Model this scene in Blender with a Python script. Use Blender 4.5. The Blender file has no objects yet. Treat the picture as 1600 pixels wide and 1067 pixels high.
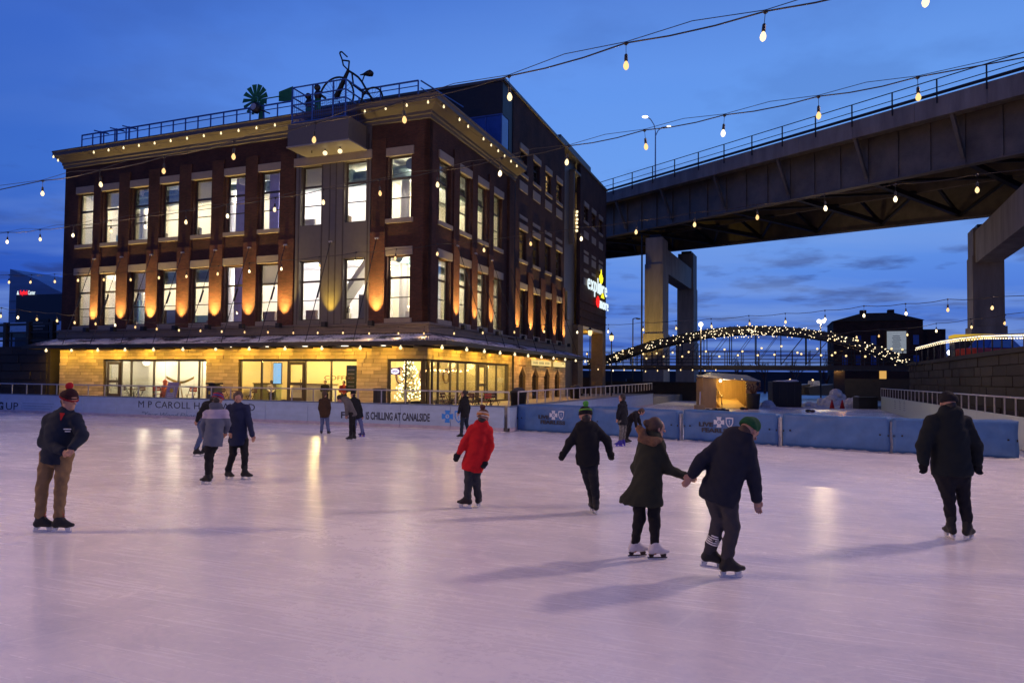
import bpy, math, random
import numpy as np
from mathutils import Vector, Matrix
random.seed(7); rng = np.random.default_rng(5)
SC = bpy.context.scene; COL = SC.collection
V = Vector; rad = math.radians

# ---------------- camera ----------------
F_, CY_, PT, RO, HD = 1092.65, 556.4, rad(1.866), rad(.561), rad(21.14)
CAMZ = 2.15
_f = V((0, math.cos(PT), math.sin(PT))); _u0 = V((0, -math.sin(PT), math.cos(PT))); _r0 = V((1, 0, 0))
_R = _r0*math.cos(RO) + _u0*math.sin(RO); _U = -_r0*math.sin(RO) + _u0*math.cos(RO)
cam = bpy.data.cameras.new('camera'); camo = bpy.data.objects.new('camera', cam); COL.objects.link(camo)
cam.sensor_width = 36; cam.lens = F_/1600*36; cam.shift_y = (CY_-533.5)/1600
cam.clip_start = .1; cam.clip_end = 3000
camo.matrix_world = Matrix(((_R.x, _U.x, -_f.x, 0), (_R.y, _U.y, -_f.y, 0), (_R.z, _U.z, -_f.z, CAMZ), (0, 0, 0, 1)))
SC.camera = camo

# ---------------- render / exposure ----------------
SC.view_settings.view_transform = 'Standard'; SC.view_settings.look = 'None'
SC.view_settings.exposure = 0; SC.view_settings.gamma = 1; SC.view_settings.use_curve_mapping = False
SC.cycles.use_denoising = True
SC.cycles.max_bounces = 6; SC.cycles.diffuse_bounces = 3; SC.cycles.glossy_bounces = 3; SC.cycles.transparent_max_bounces = 12
SC.cycles.sample_clamp_indirect = 6; SC.cycles.sample_clamp_direct = 0
SC.cycles.caustics_reflective = False; SC.cycles.caustics_refractive = False

# ---------------- world: dusk sky ----------------
W = bpy.data.worlds.new('World'); SC.world = W; W.use_nodes = True
nt = W.node_tree; nt.nodes.clear(); N = nt.nodes.new; L = nt.links.new
def mth(op, a, b=None, c=None, tree=None):
    t = tree or nt
    n = t.nodes.new('ShaderNodeMath'); n.operation = op
    for i, x in enumerate((a, b, c)):
        if x is None: continue
        if isinstance(x, (int, float)): n.inputs[i].default_value = x
        else: t.links.new(x, n.inputs[i])
    return n.outputs[0]
def ramp(tree, src, stops, interp='LINEAR'):
    n = tree.nodes.new('ShaderNodeValToRGB'); n.color_ramp.interpolation = interp
    e = n.color_ramp.elements
    while len(e) < len(stops): e.new(.5)
    for i, (p, c) in enumerate(stops):
        e[i].position = p; e[i].color = (*c, 1) if len(c) == 3 else c
    tree.links.new(src, n.inputs[0]); return n.outputs[0]
def srgb(r, g, b):
    f = lambda c: (c/255/12.92) if c/255 <= .04045 else ((c/255+.055)/1.055)**2.4
    return (f(r), f(g), f(b))
tc = N('ShaderNodeTexCoord'); sep = N('ShaderNodeSeparateXYZ'); L(tc.outputs['Generated'], sep.inputs[0])
X, Y, Z = sep.outputs
el = mth('MAXIMUM', Z, 0)
base = ramp(nt, el, [(0, srgb(54, 80, 158)), (.055, srgb(62, 100, 190)), (.12, srgb(76, 122, 216)), (.24, srgb(100, 152, 232)), (.40, srgb(90, 140, 226)), (.62, srgb(44, 82, 176)), (1, srgb(24, 48, 120))])
# brighter towards the last light, deeper blue to the left
az = mth('ADD', mth('MULTIPLY', X, .85), mth('MULTIPLY', Y, .5))
lob = ramp(nt, mth('ADD', mth('MULTIPLY', az, .5), .5), [(0, (.1, .15, .35)), (.475, (.33, .44, .67)), (.60, (.68, .76, .88)), (.75, (1, 1, .98)), (.90, (1.08, 1.04, .95)), (1, (.9, .9, .9))])
m1 = N('ShaderNodeMix'); m1.data_type = 'RGBA'; m1.blend_type = 'MULTIPLY'; m1.inputs[0].default_value = 1
L(base, m1.inputs[6]); L(lob, m1.inputs[7])
# clouds: streaks low over the horizon, projected on a far layer
den = mth('ADD', mth('MAXIMUM', Z, 0), .09)
cmb = N('ShaderNodeCombineXYZ'); L(mth('DIVIDE', X, den), cmb.inputs[0]); L(mth('DIVIDE', Y, den), cmb.inputs[1])
nz = N('ShaderNodeTexNoise'); nz.inputs['Scale'].default_value = 1.7; nz.inputs['Detail'].default_value = 7; nz.inputs['Roughness'].default_value = .55
L(cmb.outputs[0], nz.inputs['Vector'])
low = ramp(nt, el, [(0, (1,)*3), (.14, (.9,)*3), (.30, (.22,)*3), (.6, (.12,)*3), (1, (.1,)*3)])
dk = mth('MULTIPLY', ramp(nt, nz.outputs['Fac'], [(.51, (0,)*3), (.62, (1,)*3)]), low)
m2 = N('ShaderNodeMix'); m2.data_type = 'RGBA'; L(mth('MULTIPLY', dk, .85), m2.inputs[0]); L(m1.outputs[2], m2.inputs[6]); m2.inputs[7].default_value = (*srgb(40, 60, 124), 1)
nz2 = N('ShaderNodeTexNoise'); nz2.inputs['Scale'].default_value = .55; nz2.inputs['Detail'].default_value = 4
mp = N('ShaderNodeMapping'); mp.inputs['Scale'].default_value = (1, 2.2, 1); mp.inputs['Location'].default_value = (3.1, 1.7, 0); L(cmb.outputs[0], mp.inputs[0]); L(mp.outputs[0], nz2.inputs['Vector'])
lt = mth('MULTIPLY', ramp(nt, nz2.outputs['Fac'], [(.43, (0,)*3), (.62, (1,)*3)]), low)
m3 = N('ShaderNodeMix'); m3.data_type = 'RGBA'; L(mth('MULTIPLY', lt, .55), m3.inputs[0]); L(m2.outputs[2], m3.inputs[6]); m3.inputs[7].default_value = (*srgb(120, 152, 214), 1)
bg = N('ShaderNodeBackground'); L(m3.outputs[2], bg.inputs[0]); bg.inputs[1].default_value = 1.12
sk = N('ShaderNodeTexSky'); sk.sky_type = 'NISHITA'; sk.sun_disc = False; sk.sun_elevation = rad(-4); sk.sun_rotation = rad(60)
bg2 = N('ShaderNodeBackground'); L(sk.outputs[0], bg2.inputs[0]); bg2.inputs[1].default_value = .05
ad = N('ShaderNodeAddShader'); L(bg.outputs[0], ad.inputs[0]); L(bg2.outputs[0], ad.inputs[1])
out = N('ShaderNodeOutputWorld'); L(ad.outputs[0], out.inputs[0])

# ---------------- frames and pixel readings ----------------
O = V((0, 0, CAMZ))
def ray(x, y): return _f + _R*((x-800)/F_) + _U*((CY_-y)/F_)
def dep(x, y, Yd): r = ray(x, y); return O + r*(Yd/r.y)
def gz(x, y, z=0): r = ray(x, y); return O + r*((z-CAMZ)/r.z)
C0 = V((-4.6258, 38, 0)); A = V((math.cos(HD), -math.sin(HD), 0)); Bv = V((math.sin(HD), math.cos(HD), 0))
BF = Matrix(((A.x, Bv.x, 0, C0.x), (A.y, Bv.y, 0, C0.y), (0, 0, 1, 0), (0, 0, 0, 1)))   # x along the front to the right, y along the side street, z up
def toB(p): return BF.inverted() @ p
I4 = Matrix.Identity(4)

# ---------------- mesh helpers ----------------
class MB:
    def __init__(s): s.v = []; s.f = []; s.mi = []; s.m = 0
    def add(s, vs, fs):
        o = len(s.v); s.v += [tuple(p) for p in vs]; s.f += [tuple(i+o for i in f) for f in fs]; s.mi += [s.m]*len(fs); return s
    def box(s, x0, y0, z0, x1, y1, z1):
        x0, x1 = min(x0, x1), max(x0, x1); y0, y1 = min(y0, y1), max(y0, y1); z0, z1 = min(z0, z1), max(z0, z1)
        return s.add([(x0,y0,z0),(x1,y0,z0),(x1,y1,z0),(x0,y1,z0),(x0,y0,z1),(x1,y0,z1),(x1,y1,z1),(x0,y1,z1)],
              [(0,3,2,1),(4,5,6,7),(0,1,5,4),(1,2,6,5),(2,3,7,6),(3,0,4,7)])
    def hexa(s, b, t):
        return s.add(list(b)+list(t), [(0,3,2,1),(4,5,6,7),(0,1,5,4),(1,2,6,5),(2,3,7,6),(3,0,4,7)])
    def beam(s, p, q, w, h, up=(0,0,1)):
        p, q = V(p), V(q); d = (q-p).normalized(); r = d.cross(V(up)).normalized()*w/2; u = r.cross(d).normalized()*h/2
        return s.hexa([p-r-u, p+r-u, p+r+u, p-r+u], [q-r-u, q+r-u, q+r+u, q-r+u])
    def tube(s, p, q, r, r2=None, n=8, cap=True):
        p, q = V(p), V(q); r2 = r if r2 is None else r2; d = (q-p).normalized()
        a = d.orthogonal().normalized(); b = d.cross(a); vs = []
        for c, rr in ((p, r), (q, r2)):
            for i in range(n): t = 2*math.pi*i/n; vs.append(c+a*math.cos(t)*rr+b*math.sin(t)*rr)
        fs = [(i, (i+1) % n, n+(i+1) % n, n+i) for i in range(n)]
        if cap: fs += [tuple(range(n-1, -1, -1)), tuple(range(n, 2*n))]
        return s.add(vs, fs)
    def path(s, pts, r, n=6):
        for i in range(len(pts)-1): s.tube(pts[i], pts[i+1], r, n=n)
        return s
    def lathe(s, prof, c=(0,0,0), n=16, axis='z'):
        c = V(c); vs = []; fs = []
        for r, z in prof:
            for i in range(n):
                t = 2*math.pi*i/n; p = V((r*math.cos(t), r*math.sin(t), z))
                if axis == 'y': p = V((p.x, p.z, p.y))
                if axis == 'x': p = V((p.z, p.y, p.x))
                vs.append(c+p)
        for k in range(len(prof)-1):
            for i in range(n): fs.append((k*n+i, k*n+(i+1) % n, (k+1)*n+(i+1) % n, (k+1)*n+i))
        fs += [tuple(range(n-1, -1, -1)), tuple(range((len(prof)-1)*n, len(prof)*n))]
        return s.add(vs, fs)
    def ball(s, c, r, n=10, m=7, sc=(1,1,1)):
        pr = [(max(1e-4, r*math.sin(math.pi*k/m)), -r*math.cos(math.pi*k/m)) for k in range(m+1)]
        o = len(s.v); s.lathe(pr, (0,0,0), n)
        for i in range(o, len(s.v)):
            x, y, z = s.v[i]; s.v[i] = (x*sc[0]+c[0], y*sc[1]+c[1], z*sc[2]+c[2])
        return s
    def ring(s, c, R, r, n=28, k=6, ax=(1,0,0), ay=(0,0,1)):
        c, ax, ay = V(c), V(ax), V(ay); pts = [c+ax*R*math.cos(2*math.pi*i/n)+ay*R*math.sin(2*math.pi*i/n) for i in range(n+1)]
        return s.path(pts, r, k)
    def prism(s, pts, d):   # closed outline of 3D points pushed by d
        n = len(pts); d = V(d); vs = [V(p) for p in pts]+[V(p)+d for p in pts]
        return s.add(vs, [tuple(range(n)), tuple(range(2*n-1, n-1, -1))]+[(i, n+i, n+(i+1) % n, (i+1) % n) for i in range(n)])
    def mesh(s, name, mats, smooth=False, bevel=0):
        me = bpy.data.meshes.new(name); me.from_pydata(s.v, [], s.f)
        for m in (mats if isinstance(mats, (list, tuple)) else [mats]): me.materials.append(m)
        if any(s.mi): me.polygons.foreach_set('material_index', s.mi)
        import bmesh
        bm = bmesh.new(); bm.from_mesh(me); bmesh.ops.recalc_face_normals(bm, faces=bm.faces)
        if bevel: bmesh.ops.bevel(bm, geom=[e for e in bm.edges if e.calc_face_angle(0) > .5], offset=bevel, segments=2, affect='EDGES', profile=.6)
        bm.to_mesh(me); bm.free()
        if smooth: me.polygons.foreach_set('use_smooth', [True]*len(me.polygons))
        me.update(); return me
    def build(s, name, mats, parent=None, smooth=False, bevel=0, mat=None):
        return link(name, s.mesh(name, mats, smooth, bevel), parent, mat)
def link(name, me, parent=None, mat=None):
    o = bpy.data.objects.new(name, me); COL.objects.link(o)
    if parent is not None: o.parent = parent
    if mat is not None: o.matrix_local = mat
    return o
def tag(o, label=None, cat=None, group=None, kind=None):
    if label: o['label'] = label
    if cat: o['category'] = cat
    if group: o['group'] = group
    if kind: o['kind'] = kind
    return o
def thing(name, label, cat, mat=I4, group=None):
    o = bpy.data.objects.new(name, None); COL.objects.link(o); o.matrix_world = mat; o.empty_display_size = .2
    return tag(o, label, cat, group)
def BT(x, y, z=0, r=0): return BF @ Matrix.Translation((x, y, z)) @ Matrix.Rotation(r, 4, 'Z')
def WT(p, r=0): return Matrix.Translation(p) @ Matrix.Rotation(r, 4, 'Z')
def dup(o, parent=None, mat=None):
    c = o.copy(); COL.objects.link(c)
    if parent is not None: c.parent = parent
    if mat is not None:
        if parent is None: c.matrix_world = mat
        else: c.matrix_local = mat
    return c
def dup_tree(root, mat, label, group=None):
    r = root.copy(); COL.objects.link(r); r.matrix_world = mat; r['label'] = label
    if group: r['group'] = group
    for ch in list(root.children):
        c = dup(ch, r)
        for g in list(ch.children): dup(g, c)
    return r
def text_mesh(s, size, mat, extrude=.01, bold=0, sx=1, shear=0, space=1):
    cu = bpy.data.curves.new('lettering', 'FONT'); cu.body = s; cu.size = size; cu.extrude = extrude; cu.offset = bold; cu.shear = shear; cu.space_character = space
    cu.resolution_u = 3
    o = bpy.data.objects.new('lettering', cu); COL.objects.link(o)
    dg = bpy.context.evaluated_depsgraph_get(); me = bpy.data.meshes.new_from_object(o.evaluated_get(dg))
    bpy.data.objects.remove(o); bpy.data.curves.remove(cu)
    n = len(me.vertices); co = np.empty(n*3); me.vertices.foreach_get('co', co); co = co.reshape(-1, 3)
    co[:, 0] *= sx; co = co[:, [0, 2, 1]]; co[:, 1] *= -1
    me.vertices.foreach_set('co', co.ravel()); me.flip_normals()
    me.materials.clear(); me.materials.append(mat); me.update(); return me     # upright, reads from -y, x to the right
def lettering(s, size, mat, parent, x, y, z, width=None, extrude=.008, bold=0, sx=1, shear=0, rz=0, name='lettering', space=1):
    me = text_mesh(s, size, mat, extrude, bold, sx, shear, space)
    if width:
        co = np.empty(len(me.vertices)*3); me.vertices.foreach_get('co', co); co = co.reshape(-1, 3)
        co[:, 0] *= width/(co[:, 0].max()-co[:, 0].min()); me.vertices.foreach_set('co', co.ravel()); me.update()
    return link(name, me, parent, Matrix.Translation((x, y, z)) @ Matrix.Rotation(rz, 4, 'Z'))

# ---------------- materials ----------------
def new_mat(name):
    m = bpy.data.materials.new(name); m.use_nodes = True; t = m.node_tree
    return m, t, t.nodes['Principled BSDF']
def mat(name, col, rough=.6, metal=0, var=.18, scale=4, bump=0, bscale=30, emit=None, estr=0, rnd=0, spec=.5, coords='Object', stretch=(1,1,1)):
    m, t, b = new_mat(name)
    b.inputs['Roughness'].default_value = rough; b.inputs['Metallic'].default_value = metal; b.inputs['Specular IOR Level'].default_value = spec
    tcn = t.nodes.new('ShaderNodeTexCoord'); mpn = t.nodes.new('ShaderNodeMapping'); mpn.inputs['Scale'].default_value = stretch
    t.links.new(tcn.outputs[coords], mpn.inputs[0])
    n = t.nodes.new('ShaderNodeTexNoise'); n.inputs['Scale'].default_value = scale; n.inputs['Detail'].default_value = 6; n.inputs['Roughness'].default_value = .65
    t.links.new(mpn.outputs[0], n.inputs['Vector'])
    c = ramp(t, n.outputs['Fac'], [(.28, tuple(x*(1-var) for x in col)), (.72, tuple(min(1, x*(1+var)) for x in col))])
    if rnd:
        oi = t.nodes.new('ShaderNodeObjectInfo'); gi = t.nodes.new('ShaderNodeNewGeometry')
        hs = t.nodes.new('ShaderNodeHueSaturation'); r = mth('FRACT', mth('ADD', oi.outputs['Random'], gi.outputs['Random Per Island'], tree=t), tree=t)
        t.links.new(mth('ADD', mth('MULTIPLY', r, rnd*2, tree=t), 1-rnd, tree=t), hs.inputs['Value']); t.links.new(c, hs.inputs['Color']); c = hs.outputs[0]
    t.links.new(c, b.inputs['Base Color'])
    t.links.new(mth('ADD', mth('MULTIPLY', n.outputs['Fac'], .25, tree=t), rough-.12, tree=t), b.inputs['Roughness'])
    if bump:
        n2 = t.nodes.new('ShaderNodeTexNoise'); n2.inputs['Scale'].default_value = bscale; n2.inputs['Detail'].default_value = 4; t.links.new(mpn.outputs[0], n2.inputs['Vector'])
        bn = t.nodes.new('ShaderNodeBump'); bn.inputs['Strength'].default_value = bump; bn.inputs['Distance'].default_value = .02
        t.links.new(n2.outputs['Fac'], bn.inputs['Height']); t.links.new(bn.outputs[0], b.inputs['Normal'])
    if emit: b.inputs['Emission Color'].default_value = (*emit, 1); b.inputs['Emission Strength'].default_value = estr
    return m
def glow(name, col, s):
    m, t, b = new_mat(name); t.nodes.remove(b); e = t.nodes.new('ShaderNodeEmission'); e.inputs[0].default_value = (*col, 1); e.inputs[1].default_value = s
    t.links.new(e.outputs[0], t.nodes['Material Output'].inputs[0]); return m
def glass_mat(name, tint=(1, 1, 1), gl=.08):
    m, t, b = new_mat(name); t.nodes.remove(b); tr = t.nodes.new('ShaderNodeBsdfTransparent'); tr.inputs[0].default_value = (*tint, 1)
    g = t.nodes.new('ShaderNodeBsdfGlossy'); g.inputs['Roughness'].default_value = .03; mx = t.nodes.new('ShaderNodeMixShader')
    lw = t.nodes.new('ShaderNodeLayerWeight'); lw.inputs[0].default_value = .25
    t.links.new(mth('ADD', mth('MULTIPLY', lw.outputs['Fresnel'], .6, tree=t), gl*.5, tree=t), mx.inputs[0])
    t.links.new(tr.outputs[0], mx.inputs[1]); t.links.new(g.outputs[0], mx.inputs[2]); t.links.new(mx.outputs[0], t.nodes['Material Output'].inputs[0]); return m
def brick_mat(name, c1, c2, mortar, bw=.21, bh=.075, ms=.012, bump=.5, rough=.85):
    m, t, b = new_mat(name); tcn = t.nodes.new('ShaderNodeTexCoord'); sp = t.nodes.new('ShaderNodeSeparateXYZ'); t.links.new(tcn.outputs['Object'], sp.inputs[0])
    cb = t.nodes.new('ShaderNodeCombineXYZ'); t.links.new(mth('ADD', sp.outputs[0], sp.outputs[1], tree=t), cb.inputs[0]); t.links.new(sp.outputs[2], cb.inputs[1])
    br = t.nodes.new('ShaderNodeTexBrick'); t.links.new(cb.outputs[0], br.inputs[0]); br.inputs['Scale'].default_value = 1
    br.inputs['Brick Width'].default_value = bw; br.inputs['Row Height'].default_value = bh; br.inputs['Mortar Size'].default_value = ms
    br.inputs['Color1'].default_value = (*c1, 1); br.inputs['Color2'].default_value = (*c2, 1); br.inputs['Mortar'].default_value = (*mortar, 1); br.inputs['Bias'].default_value = -.1
    n = t.nodes.new('ShaderNodeTexNoise'); n.inputs['Scale'].default_value = .7; n.inputs['Detail'].default_value = 8; t.links.new(tcn.outputs['Object'], n.inputs['Vector'])
    mx = t.nodes.new('ShaderNodeMix'); mx.data_type = 'RGBA'; mx.blend_type = 'MULTIPLY'; mx.inputs[0].default_value = 1
    t.links.new(br.outputs['Color'], mx.inputs[6]); t.links.new(ramp(t, n.outputs['Fac'], [(.3, (.62,)*3), (.7, (1.15,)*3)]), mx.inputs[7])
    t.links.new(mx.outputs[2], b.inputs['Base Color']); b.inputs['Roughness'].default_value = rough; b.inputs['Specular IOR Level'].default_value = .25
    bn = t.nodes.new('ShaderNodeBump'); bn.inputs['Strength'].default_value = bump; bn.inputs['Distance'].default_value = .012; bn.invert = True
    t.links.new(br.outputs['Fac'], bn.inputs['Height']); t.links.new(bn.outputs[0], b.inputs['Normal']); return m

M = {}
M['brick'] = brick_mat('red_brick', (.095, .034, .021), (.06, .023, .016), (.045, .033, .026))
M['uplitbrick'] = brick_mat('uplit_pier_brick', (.17, .056, .03), (.11, .036, .022), (.07, .05, .038))  # wall brick in a lighter copy: uplight wash painted into the lower piers
M['brick2'] = brick_mat('brown_brick', (.085, .034, .024), (.055, .024, .018), (.045, .034, .028))
M['stone'] = mat('sandstone_block', (.50, .40, .24), .8, var=.16, scale=2.2, bump=.4, bscale=22, rnd=.22)
M['stone_back'] = mat('sandstone_joint', (.16, .125, .08), .9)
M['belt'] = mat('brown_stone_course', (.15, .12, .095), .8, var=.15, scale=3)
M['lime'] = mat('limestone_trim', (.25, .21, .165), .75, var=.12, scale=3, bump=.2)
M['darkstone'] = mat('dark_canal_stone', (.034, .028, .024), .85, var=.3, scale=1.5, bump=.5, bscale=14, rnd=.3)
M['frame'] = mat('bronze_frame', (.075, .06, .045), .45, .3)
M['cream'] = mat('cream_painted_metal', (.26, .24, .21), .5, var=.08)
M['cornice'] = mat('cornice_metal', (.085, .07, .065), .55, var=.12)
M['panel'] = mat('grey_metal_panel', (.115, .102, .088), .5, .1, var=.1)
M['dark'] = mat('dark_steel', (.035, .033, .032), .5, .4)
M['black'] = mat('black_metal', (.015, .015, .017), .45, .3)
M['blue_rail'] = mat('blue_painted_rail', (.035, .10, .34), .5)
M['rail'] = mat('galvanised_rail', (.42, .40, .40), .4, .5)
def blind_mat():
    m, t, b = new_mat('roller_blind_cloth'); t.nodes.remove(b); d = t.nodes.new('ShaderNodeBsdfDiffuse'); d.inputs[0].default_value = (.6, .56, .46, 1); r = t.nodes.new('ShaderNodeBsdfTranslucent'); r.inputs[0].default_value = (.62, .58, .46, 1); x = t.nodes.new('ShaderNodeMixShader'); x.inputs[0].default_value = .6
    t.links.new(d.outputs[0], x.inputs[1]); t.links.new(r.outputs[0], x.inputs[2]); t.links.new(x.outputs[0], t.nodes['Material Output'].inputs[0]); return m
M['blind'] = blind_mat()
M['glass'] = glass_mat('window_glass')
M['blueglass'] = mat('blue_tinted_glass', (.02, .06, .30), .08, var=.3, scale=.8, spec=.8)
M['inwall'] = mat('interior_wall', (.78, .74, .62), .8, var=.05, scale=.6)
M['incream'] = mat('interior_cream_wall', (.80, .66, .38), .8, var=.06, scale=.6)
M['ceil'] = mat('interior_ceiling', (.74, .73, .68), .85, var=.06)
M['ceil3'] = mat('teal_grey_ceiling', (.52, .56, .52), .85, var=.1)
M['duct'] = mat('teal_duct', (.16, .24, .26), .5, .2)
M['violet'] = mat('violet_partition', (.46, .44, .80), .7, var=.1)
M['tealw'] = mat('teal_partition', (.30, .52, .56), .7, var=.1)
M['white'] = mat('white_paint', (.78, .77, .74), .5, var=.05)
M['conc'] = mat('bridge_concrete', (.31, .25, .195), .85, var=.34, scale=.8, bump=.3, bscale=6, stretch=(1, 1, .18))
M['steel'] = mat('bridge_steel', (.185, .15, .115), .6, .1, var=.34, scale=.5)
M['deckm'] = mat('deck_paving', (.30, .27, .23), .8, var=.15, scale=2)
M['board'] = mat('rink_board_face', (.40, .50, .62), .4, var=.13, scale=1.4, stretch=(1, 1, 3))
M['boardtop'] = mat('board_cap', (.10, .14, .22), .4)
M['ink'] = mat('dark_print', (.03, .035, .055), .5, var=.05)
M['ink2'] = mat('grey_blue_print', (.13, .19, .28), .5, var=.05)
M['kick'] = mat('board_kick_strip', (.50, .42, .48), .5)
M['pad'] = mat('blue_vinyl_pad', (.06, .155, .37), .42, var=.22, scale=1.6, bump=.25, bscale=3)
M['padwhite'] = mat('white_print', (.62, .66, .74), .5, var=.04)
M['logo_blue'] = mat('logo_blue', (.03, .25, .72), .5, var=.05)
M['snow'] = mat('trodden_snow', (.62, .60, .58), .9, var=.25, scale=5, bump=.6, bscale=12)
M['ground'] = mat('far_ground', (.05, .055, .065), .9, var=.5, scale=.05, coords='Object')
M['wood'] = mat('plywood', (.42, .27, .12), .7, var=.15, stretch=(1, 1, .2))
M['bulb'] = glow('lit_bulb', (1, .74, .38), 2.1)
M['bulbfar'] = glow('lit_far_bulb', (1, .68, .31), 1.8)
M['globe'] = glow('lit_globe', (1, .80, .46), 1.7)
M['fairy'] = glow('lit_fairy_light', (1, .80, .50), 2.6)
M['ledw'] = glow('lit_white_lamp', (1, .90, .74), 3)
M['red'] = mat('red_paint', (.45, .02, .015), .5)
M['yellow'] = mat('yellow_paint', (.65, .45, .03), .5)
M['green'] = mat('green_paint', (.02, .16, .05), .5)
M['orange'] = mat('orange_plastic', (.6, .12, .02), .5)
M['bin'] = mat('bin_metal', (.07, .065, .06), .55, .2)

# ice: milky sheet with skate scratches and a soft polish
def ice():
    m, t, b = new_mat('skated_ice'); tcn = t.nodes.new('ShaderNodeTexCoord'); o = tcn.outputs['Object']
    def nse(sc, stretch, det=5, dist=0, rot=0, rg=.6):
        mpn = t.nodes.new('ShaderNodeMapping'); mpn.inputs['Scale'].default_value = stretch; mpn.inputs['Rotation'].default_value = (0, 0, rot); t.links.new(o, mpn.inputs[0])
        n = t.nodes.new('ShaderNodeTexNoise'); n.inputs['Scale'].default_value = sc; n.inputs['Detail'].default_value = det; n.inputs['Distortion'].default_value = dist; n.inputs['Roughness'].default_value = rg
        t.links.new(mpn.outputs[0], n.inputs['Vector']); return n.outputs['Fac']
    big = nse(.16, (1, 1.3, 1), 5, .3); mid = nse(1.1, (1, 1.6, 1), 9, .6, .3, .72); fine = nse(14, (1, 1, 1), 6, .2, 0, .7)
    scr = None
    for rot, sc, ds in ((.15, 1.2, 2.2), (-.6, 1.6, 2.0), (.9, 1.1, 2.4), (-1.2, 1.5, 2.0), (1.5, 1.3, 1.8), (.5, 2.4, 1.6)):
        k = ramp(t, nse(sc, (.22, 9, 1), 4, ds, rot, .6), [(.585, (0,)*3), (.64, (1,)*3)]); k = mth('MULTIPLY', k, ramp(t, nse(.5, (1, 1, 1), 2, 0, rot*3), [(.44, (0,)*3), (.62, (1,)*3)]), tree=t)
        scr = k if scr is None else mth('ADD', scr, k, tree=t)
    s1 = fine; scr = mth('MINIMUM', scr, 1.4, tree=t)
    w = mth('ADD', mth('MULTIPLY', big, .5, tree=t), mth('ADD', mth('MULTIPLY', mid, .35, tree=t), mth('MULTIPLY', fine, .15, tree=t), tree=t), tree=t)
    c0 = ramp(t, w, [(.38, (.58, .58, .66)), (.50, (.77, .74, .78)), (.62, (.90, .86, .86))])
    mx0 = t.nodes.new('ShaderNodeMix'); mx0.data_type = 'RGBA'; t.links.new(mth('MULTIPLY', scr, .06, tree=t), mx0.inputs[0]); t.links.new(c0, mx0.inputs[6]); mx0.inputs[7].default_value = (.90, .89, .90, 1); c = mx0.outputs[2]
    # thin white skate cuts: long arcs
    cuts = None
    for cx, cy, sc in ((-9, 4, 1.1), (12, -6, .85), (3, 22, .7), (-20, 16, .6), (1, -9, 1.3)):
        mpn = t.nodes.new('ShaderNodeMapping'); mpn.inputs['Location'].default_value = (cx, cy, 0); t.links.new(o, mpn.inputs[0])
        wv = t.nodes.new('ShaderNodeTexWave'); wv.wave_type = 'RINGS'; wv.rings_direction = 'Z'; wv.inputs['Scale'].default_value = sc; wv.inputs['Distortion'].default_value = 5; wv.inputs['Detail'].default_value = 2; wv.inputs['Detail Scale'].default_value = .12
        t.links.new(mpn.outputs[0], wv.inputs['Vector'])
        g = t.nodes.new('ShaderNodeTexNoise'); g.inputs['Scale'].default_value = .55; t.links.new(mpn.outputs[0], g.inputs['Vector'])
        k = mth('MULTIPLY', mth('GREATER_THAN', wv.outputs['Fac'], .991, tree=t), mth('GREATER_THAN', g.outputs['Fac'], .56, tree=t), tree=t)
        cuts = k if cuts is None else mth('MAXIMUM', cuts, k, tree=t)
    mx = t.nodes.new('ShaderNodeMix'); mx.data_type = 'RGBA'; t.links.new(mth('MULTIPLY', cuts, .34, tree=t), mx.inputs[0]); t.links.new(c, mx.inputs[6]); mx.inputs[7].default_value = (.82, .82, .84, 1)
    t.links.new(mx.outputs[2], b.inputs['Base Color'])
    t.links.new(mth('ADD', mth('ADD', mth('MULTIPLY', w, .34, tree=t), .085, tree=t), mth('MULTIPLY', scr, .05, tree=t), tree=t), b.inputs['Roughness'])
    b.inputs['IOR'].default_value = 1.31; b.inputs['Specular IOR Level'].default_value = .42
    bn = t.nodes.new('ShaderNodeBump'); bn.inputs['Strength'].default_value = .30; bn.inputs['Distance'].default_value = .008
    t.links.new(mth('ADD', mid, mth('ADD', mth('MULTIPLY', s1, .5, tree=t), mth('MULTIPLY', scr, .10, tree=t), tree=t), tree=t), bn.inputs['Height']); t.links.new(bn.outputs[0], b.inputs['Normal'])
    return m
M['ice'] = ice()

# flood lamps of the rink (their shadows lie on the ice): real lamps on poles beside the rink
def flood(name, label, loc, tgt, power, col, spread=140, size=1.9):
    r = thing(name, label, 'floodlight', WT(V(loc)))
    MB().tube((0, 0, -loc[2]), (0, 0, 0), .09, .06).build('pole', M['dark'], r)
    d = (V(tgt)-V(loc)).normalized(); q = d.to_track_quat('-Z', 'Y').to_matrix().to_4x4()
    MB().box(-1.2, -.9, .02, 1.2, .9, .2).build('lamp_housing', M['dark'], r, mat=Matrix.Translation((0, 0, .15)) @ q)
    la = bpy.data.lights.new('flood_lamp', 'AREA'); la.shape = 'RECTANGLE'; la.size = size; la.size_y = size*.7; la.energy = power; la.color = col; la.spread = rad(spread)
    lo = bpy.data.objects.new('flood_lamp', la); COL.objects.link(lo); lo.parent = r; lo.matrix_local = Matrix.Translation((0, 0, .15)) @ q
FL_R = V((24, 18, 18)); FL_L = V((-26, 7.5, 14))
flood('rink_floodlight', 'rink floodlight on a tall pole off to the right of the photo', FL_R, (0, 12, 0), 2000, (1, .68, .56))
flood('rink_floodlight', 'rink floodlight on a tall pole off to the left of the photo', FL_L, (2, 14, 0), 1500, (1, .64, .36))

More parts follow.
